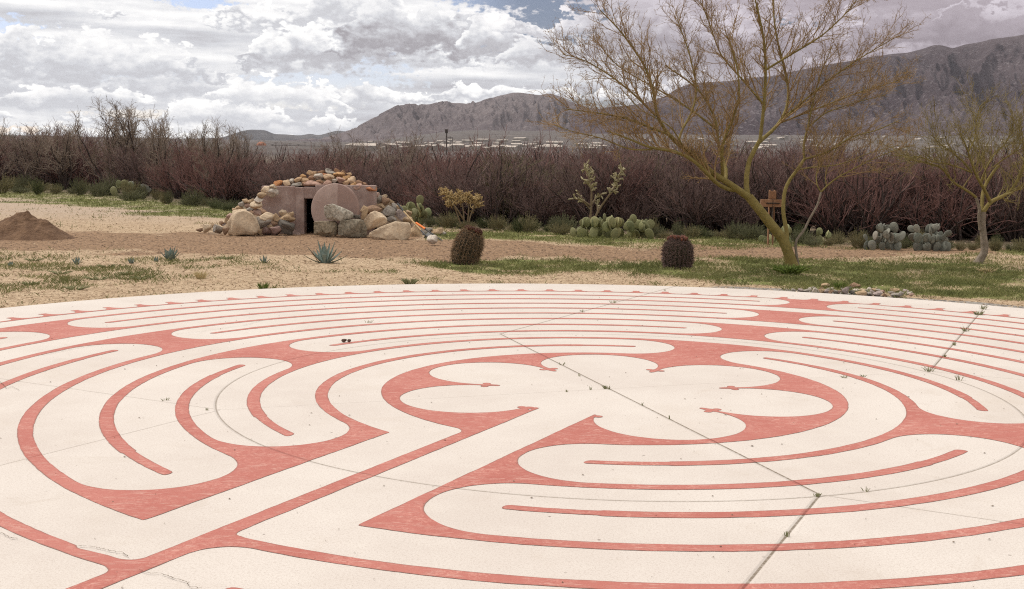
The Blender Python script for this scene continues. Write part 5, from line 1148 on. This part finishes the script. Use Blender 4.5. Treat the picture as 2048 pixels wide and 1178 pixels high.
def build_small_tree():
    g = gp(1960, 527); base = np.array(g); Y = g[1]; rg = np.random.default_rng(33)
    def Z5(*l): return [(1648+x*.2717, 300+y*.2717, d) for x, y, d in l]
    t = thing('palo_verde', 'smaller palo verde with forked grey trunk near the right border', 'tree', g)
    tr = [(Z5((1120, 860, 0), (1145, 810, 0), (1185, 750, 0), (1175, 640, 0), (1165, 540, 0), (1172, 455, 0)), .075, .050), (Z5((1150, 590, 0), (1140, 500, 0), (1145, 430, 0), (1120, 350, 0)), .030, .026)]
    lb = [(Z5((1172, 460, 0), (1190, 430, 0), (1222, 378, 0), (1300, 350, .1), (1370, 310, .2), (1440, 200, .2), (1475, 110, .3), (1530, 20, .3)), .042, .018), (Z5((1222, 378, 0), (1180, 290, -.1), (1120, 190, -.2), (1075, 60, -.3), (1050, -20, -.3), (1000, -120, -.4)), .034, .010),
          (Z5((1160, 470, 0), (1165, 390, .1), (1165, 320, .2), (1190, 250, .3), (1240, 170, .3), (1285, 115, .4)), .036, .028), (Z5((1120, 350, 0), (1080, 315, 0), (1020, 280, 0), (950, 240, -.1), (900, 165, -.2), (840, 115, -.3), (740, 90, -.4), (650, 70, -.5)), .026, .008),
          (Z5((1085, 165, -.2), (1000, 130, -.3), (900, 100, -.5), (800, 90, -.6), (700, 40, -.7), (600, 60, -.8)), .016, .006), (Z5((1090, 170, -.2), (1030, 90, -.2), (950, 20, -.2), (860, -40, -.2), (780, -120, -.2)), .018, .006), (Z5((1190, 250, .3), (1190, 150, .4), (1160, 60, .5), (1110, 0, .5), (1060, -90, .6)), .016, .006),
          (Z5((1150, 240, 0), (1200, 120, 0), (1260, 20, .1), (1330, -40, .2), (1400, -160, .3)), .018, .006), (Z5((1240, 130, .3), (1330, 60, .2), (1400, 20, .1), (1500, -40, 0)), .014, .005), (Z5((1060, 20, -.3), (1110, -80, -.2), (1120, -200, -.2), (1150, -330, -.1)), .014, .005), (Z5((1440, 200, .2), (1480, 60, .1), (1460, -100, 0), (1440, -260, 0)), .016, .005),
          (Z5((1020, 280, 0), (1060, 220, .1), (1090, 180, .1)), .010, .007), (Z5((1370, 310, .2), (1500, 270, .5), (1650, 150, .7)), .014, .006)]
    Pt, Rt = limb_set(tr, Y, base, 20); Pl, Rl = limb_set(lb, Y, base, 18); Rt[0, :3] *= np.array([1.5, 1.25, 1.1])
    v, q = tubes(Pt, Rt, 10); link('trunk', mesh_np('trunk', v, q, [M_GREYBARK], True), t); v, q = tubes(Pl, Rl, 7); link('limbs', mesh_np('limbs', v, q, [M_BARK], True), t)
    use = [1, 3, 4, 5, 6, 7, 8, 9, 10, 12, 0]
    L1 = spawn(Pl[use], Rl[use], 15, .25, 1.0, .75, .80, .24, .19, 8, .5, .0055, .03, .35, rg, .40); L2 = spawn(*L1, 6, .12, 1, .7, .36, .22, .2, 6, .6, .0034, .03, .45, rg, .4); L3 = spawn(*L2, 3, .12, 1, .65, .14, .2, .2, 4, .7, .0023, .0, .6, rg, .3)
    v, q = merge([tubes(*L1, 4), tubes(*L2, 3), tubes(*L3, 3)]); link('crown', mesh_np('crown', v, q, [M_OLIVE2], True), t)
build_small_tree()

# ------------------------------------------------------------------ ground cover
M_GRASS = mat_noise('grass_blade', (.125, .140, .048), (.240, .235, .095), .8, .85, 0, .01, False, (.25, .215, .095))
def blades(x, y, z, h, w, rg, lean=.5, n=3):
    N = len(x); a = rg.random(N)*6.28; ln = rg.normal(size=(N, 2))*lean*h[:, None]
    c, s = np.cos(a)*w, np.sin(a)*w
    V = np.stack([np.stack([x-c, y-s, z], 1), np.stack([x+c, y+s, z], 1), np.stack([x+c*.7+ln[:, 0]*.4, y+s*.7+ln[:, 1]*.4, z+h*.6], 1), np.stack([x+ln[:, 0], y+ln[:, 1], z+h], 1)], 1).reshape(-1, 3)
    i = np.arange(N)*4; Q = np.stack([i, i+1, i+2, i+3], 1); return V, Q
def build_grass():
    rg = np.random.default_rng(61); N = 900000
    u = -120+2340*rg.random(N); v = 372+250*rg.random(N); q = G(u, v); x, y = q[0], q[1]
    ok = (y > 5) & (y < 90) & (np.hypot(x-CX, y-CY) > 7.74); x, y = x[ok], y[ok]
    d, g, gr, br = zones(x, y); cl = fbm(x*3, y*3, 3, 41)
    keep = rg.random(len(x)) < np.clip(g*1.0*sstep(.30, .62, cl+.08) + .012*(1-d)*sstep(.52, .66, cl) + .10*gr*0, 0, 1)*(1-br*.7)
    x, y = x[keep], y[keep]; k = np.clip(y/24, .7, 2.6); n = len(x)
    h = (.022+.055*rg.random(n)**1.6)*(.8+.5*cl[keep])*k**.45; w = .0045*k*(.7+.6*rg.random(n))
    V, Q = blades(x, y, terrain_z(x, y)-.004, h, w, rg, .55)
    o = link('grass', mesh_np('grass', V, Q, [M_GRASS], False)); structure(o, 'stuff'); tag(o, 'short patchy green grass growing in the gravel', 'grass')
    # loose gravel
    N = 42000; u = -120+2340*rg.random(N); v = 395+225*rg.random(N)**.8; q = G(u, v); x, y = q[0], q[1]; ok = (y < 40) & (np.hypot(x-CX, y-CY) > 7.72); x, y = x[ok], y[ok]; zd = zones(x, y); kp = (rg.random(len(x)) > .93*np.clip(zd[0]*1.3, 0, 1)) & (rg.random(len(x)) > .6*zd[1]); x, y = x[kp], y[kp]; n = len(x)
    s = (.006+.016*rg.random(n)**2.5)*np.clip(y/18, .8, 1.6); z = terrain_z(x, y)
    oct_ = np.array([(1, 0, 0), (-1, 0, 0), (0, 1, 0), (0, -1, 0), (0, 0, 1), (0, 0, -.4)], float); a = rg.random(n)*6.28; c, si = np.cos(a), np.sin(a)
    sc = np.stack([s*(.8+.6*rg.random(n)), s*(.8+.6*rg.random(n)), s*(.5+.4*rg.random(n))], 1)
    V = oct_[None]*sc[:, None]; V = np.stack([V[..., 0]*c[:, None]-V[..., 1]*si[:, None]+x[:, None], V[..., 0]*si[:, None]+V[..., 1]*c[:, None]+y[:, None], V[..., 2]+z[:, None]], -1).reshape(-1, 3)
    f = np.array([(0, 2, 4), (2, 1, 4), (1, 3, 4), (3, 0, 4), (2, 0, 5), (1, 2, 5), (3, 1, 5), (0, 3, 5)]); Q = (f[None]+(np.arange(n)*6)[:, None, None]).reshape(-1, 3)
    m, t, b = material('loose_gravel', .95, .15); co = objcoord(t); vv = t.voro(co, 30, 'F1', 1); sp = t.new('ShaderNodeSeparateColor'); t.link(vv, sp.inputs[0])
    t.link(t.mix(t.ramp(sp.outputs[1], .45, .65), t.mix(sp.outputs[0], (.34, .235, .145), (.62, .49, .35)), (.16, .10, .06)), b.inputs['Base Color'])
    o = link('gravel', mesh_np('gravel', V, Q, [m], False)); structure(o, 'stuff'); tag(o, 'loose tan gravel scattered over the clearing', 'gravel')
    N = 16000; u = -120+2340*rg.random(N); v = 452+75*rg.random(N); q = G(u, v); x, y = q[0], q[1]; zd = zones(x, y)[0]; kp = rg.random(N) < zd; x, y = x[kp], y[kp]; n = len(x)
    s = (.008+.022*rg.random(n)**2.2); z = terrain_z(x, y); sc = np.stack([s*(.8+.9*rg.random(n)), s*(.8+.6*rg.random(n)), s*(.4+.5*rg.random(n))], 1)
    V = (oct_[None]*sc[:, None]+np.stack([x, y, z], 1)[:, None]).reshape(-1, 3); Q = (f[None]+(np.arange(n)*6)[:, None, None]).reshape(-1, 3)
    o = link('soil_clods', mesh_np('soil_clods', V, Q, [mat_noise('soil_clod', (.10, .062, .040), (.30, .20, .13), 25)], False)); structure(o, 'stuff'); tag(o, 'small brown clods scattered over the raked soil strip', 'soil')
    # grit and leaf crumbs lying on the slab
    n = 1700; r = 7.6*np.sqrt(rg.random(n)); a = rg.random(n)*6.28; x, y = CX+r*np.cos(a), CY+r*np.sin(a); s = .0020+.0045*rg.random(n)**4
    sc = np.stack([s*(.8+.8*rg.random(n)), s*(.8+.6*rg.random(n)), s*.6], 1); V = oct_[None]*sc[:, None]+np.stack([x, y, 0*x+.0045], 1)[:, None]; Q = (f[None]+(np.arange(n)*6)[:, None, None]).reshape(-1, 3)
    o = link('grit', mesh_np('grit', V.reshape(-1, 3), Q, [mat_noise('dark_grit', (.10, .07, .05), (.20, .15, .11), 9)], False)); structure(o, 'stuff'); tag(o, 'dark specks of grit lying on the pale pavement', 'grit')
build_grass()
def tuft(name, u, v, h, w, n, lab, cat, mat, z=None, seed=0, group=None, lean=.6):
    rg = np.random.default_rng(seed); g = gp(u, v) if z is None else G(u, v, z); a = rg.random(n)*6.28; r = w*np.sqrt(rg.random(n))*.4
    x, y = r*np.cos(a), r*np.sin(a); tip = np.stack([x+np.cos(a)*w*lean*rg.random(n), y+np.sin(a)*w*lean*rg.random(n), h*(.5+.5*rg.random(n))], 1); b0 = np.stack([x, y, 0*x-.004], 1)
    mid = (b0+tip)/2+np.stack([0*x, 0*x, h*.12+0*x], 1); PP = np.stack([b0, mid, tip], 1); ww = max(.0022, w*.035); v_, q_ = tubes(PP, np.array([[ww, ww*.9, ww*.3]]*n), 4)
    o = link(name, mesh_np(name, v_, q_, [mat], True), loc=g); tag(o, lab, cat, group); return o
def build_weeds():
    mw = mat_noise('joint_weed', (.155, .160, .075), (.27, .26, .14), 40, .9); mg = mat_noise('fresh_weed', (.075, .115, .018), (.13, .17, .035), 12, .8); my = mat_noise('straw_tuft', (.42, .33, .17), (.55, .45, .26), 12, .9)
    spots = [(1215, 777, .035, .09, 22, 'thickest weed tuft growing where the two pavement joints cross'), (1124, 729, .030, .08, 8, 'arching dry weed sprig in the wide joint above the rosette'), (1159, 752, .03, .03, 5, 'two leaf sprout in the wide joint above the joint crossing'), (1134, 783, .025, .03, 5, 'tiny sprout in the thin joint left of the crossing'), (1181, 779, .035, .02, 4, 'forked tiny sprout just left of the joint crossing'),
             (1284, 810, .03, .02, 4, 'single blade in the wide joint below the crossing'), (1340, 838, .035, .02, 4, 'short weed in the lower part of the wide joint'), (1688, 755, .025, .08, 12, 'row of small weeds in the thin joint right of the rosette'), (1726, 753, .025, .06, 9, 'small weeds in the thin joint, right of the weed row'), (1858, 742, .05, .12, 14, 'spreading grass weed at the joint corner on the right'), (1918, 760, .06, .08, 10, 'upright grass weed in the curved joint on the right'),
             (1957, 629, .06, .16, 30, 'thick weed clump in the joint at the far right rim'), (1966, 618, .07, .12, 20, 'tall weed clump where the joint meets the pavement rim'), (1932, 662, .06, .12, 16, 'low weed clump halfway down the right joint'), (1908, 690, .05, .08, 12, 'small weed clump lower in the right joint'), (1888, 714, .04, .06, 9, 'last small weeds in the right joint above its corner'), (1634, 992, .022, .05, 14, 'green weed at the joint corner near the bottom right'), (1574, 1072, .03, .04, 7, 'thin grass blades in the bottom right joint'), (1732, 982, .03, .05, 4, 'three thin blades in the curved joint at the bottom right'), (1226, 606, .05, .12, 10, 'dry weed tuft in the far joint behind the rosette'), (1165, 624, .04, .1, 10, 'small weeds in the far joint, left of the dry tuft'), (737, 645, .04, .12, 7, 'little dry weed in the far left thin joint'), (330, 800, .025, .08, 7, 'dry weed lying in the left thin joint'), (414, 820, .03, .03, 4, 'tiny sprout by the left joint corner'), (1330, 582, .05, .05, 5, 'weed blades at the far pavement joint end')]
    for i, (u, v, h, w, n, lab) in enumerate(spots): tuft('weed', u, v, h*.75, w*.62, n, lab, 'weed', mw, .002, 500+i, 'weeds in the pavement joints')
    tuft('weed', 527, 579, .11, .13, 40, 'green weed at the pavement rim, left of centre', 'weed', mg, None, 601); tuft('weed', 819, 568, .09, .16, 60, 'grey green weed mound at the far pavement rim', 'weed', mw, None, 602); tuft('grass_tuft', 402, 558, .12, .15, 60, 'pale straw coloured grass tuft in the left gravel', 'grass tuft', my, None, 603)
    tuft('green_plant', 1580, 549, .16, .30, 140, 'bright green plant growing at the foot of the leaning trunk', 'plant', mg, None, 604, None, .9); tuft('green_plant', 1680, 578, .10, .14, 60, 'small green plant among the pavement edge stones', 'plant', mg, None, 605); tuft('weed', 950, 529, .10, .10, 16, 'dark upright weed just right of the leaning barrel cactus', 'weed', mw, None, 606)
    tuft('grass_tuft', 1975, 545, .10, .25, 40, 'pale dry grass tuft below the small tree', 'grass tuft', my, None, 607)
    for i, (u, v) in enumerate(((66, 522), (120, 548), (195, 560), (255, 549), (60, 570), (215, 535), (450, 518), (150, 580), (280, 560))):
        tuft('weed', u, v, .055, .17, 34, 'low dark green weed patch left of the agaves, %s from the left' % ORD[sorted([66, 120, 195, 255, 60, 215, 450, 150, 280]).index(u)+1], 'weed', mw, None, 700+i, 'low weeds in the left gravel', 1.0)
    g = G(688, 684, .004); me = rock_mesh('pine_cone', 77, 6, 2, .3, M_ROCK); 
    o = link('pebble', me, loc=(g[0], g[1], .017), scale=(.055, .04, .032)); o.color = (.16, .10, .08, 1); tag(o, 'brown pebble pair on the painted line, the left pebble', 'pebble')
    o = link('pebble', me, loc=(g[0]+.048, g[1]+.01, .015), rot=(0, 0, 1), scale=(.04, .04, .03)); o.color = (.22, .15, .13, 1); tag(o, 'brown pebble pair on the painted line, the right pebble', 'pebble')
build_weeds()

# ------------------------------------------------------------------ the air
def build_haze():
    m = bpy.data.materials.new('air'); m.use_nodes = True; nt = m.node_tree; nt.nodes.clear()
    o = nt.nodes.new('ShaderNodeOutputMaterial'); v = nt.nodes.new('ShaderNodeVolumePrincipled'); v.inputs['Color'].default_value = (.80, .86, 1.0, 1); v.inputs['Density'].default_value = HAZE; nt.links.new(v.outputs[0], o.inputs['Volume'])
    v_, f_ = boxv(-11200, 11200, -11200, 11200, -3, 900)
    h = link('haze', mesh_py('haze', v_, f_, [m])); structure(h, 'stuff')
HAZE = 2.6e-5
build_haze()
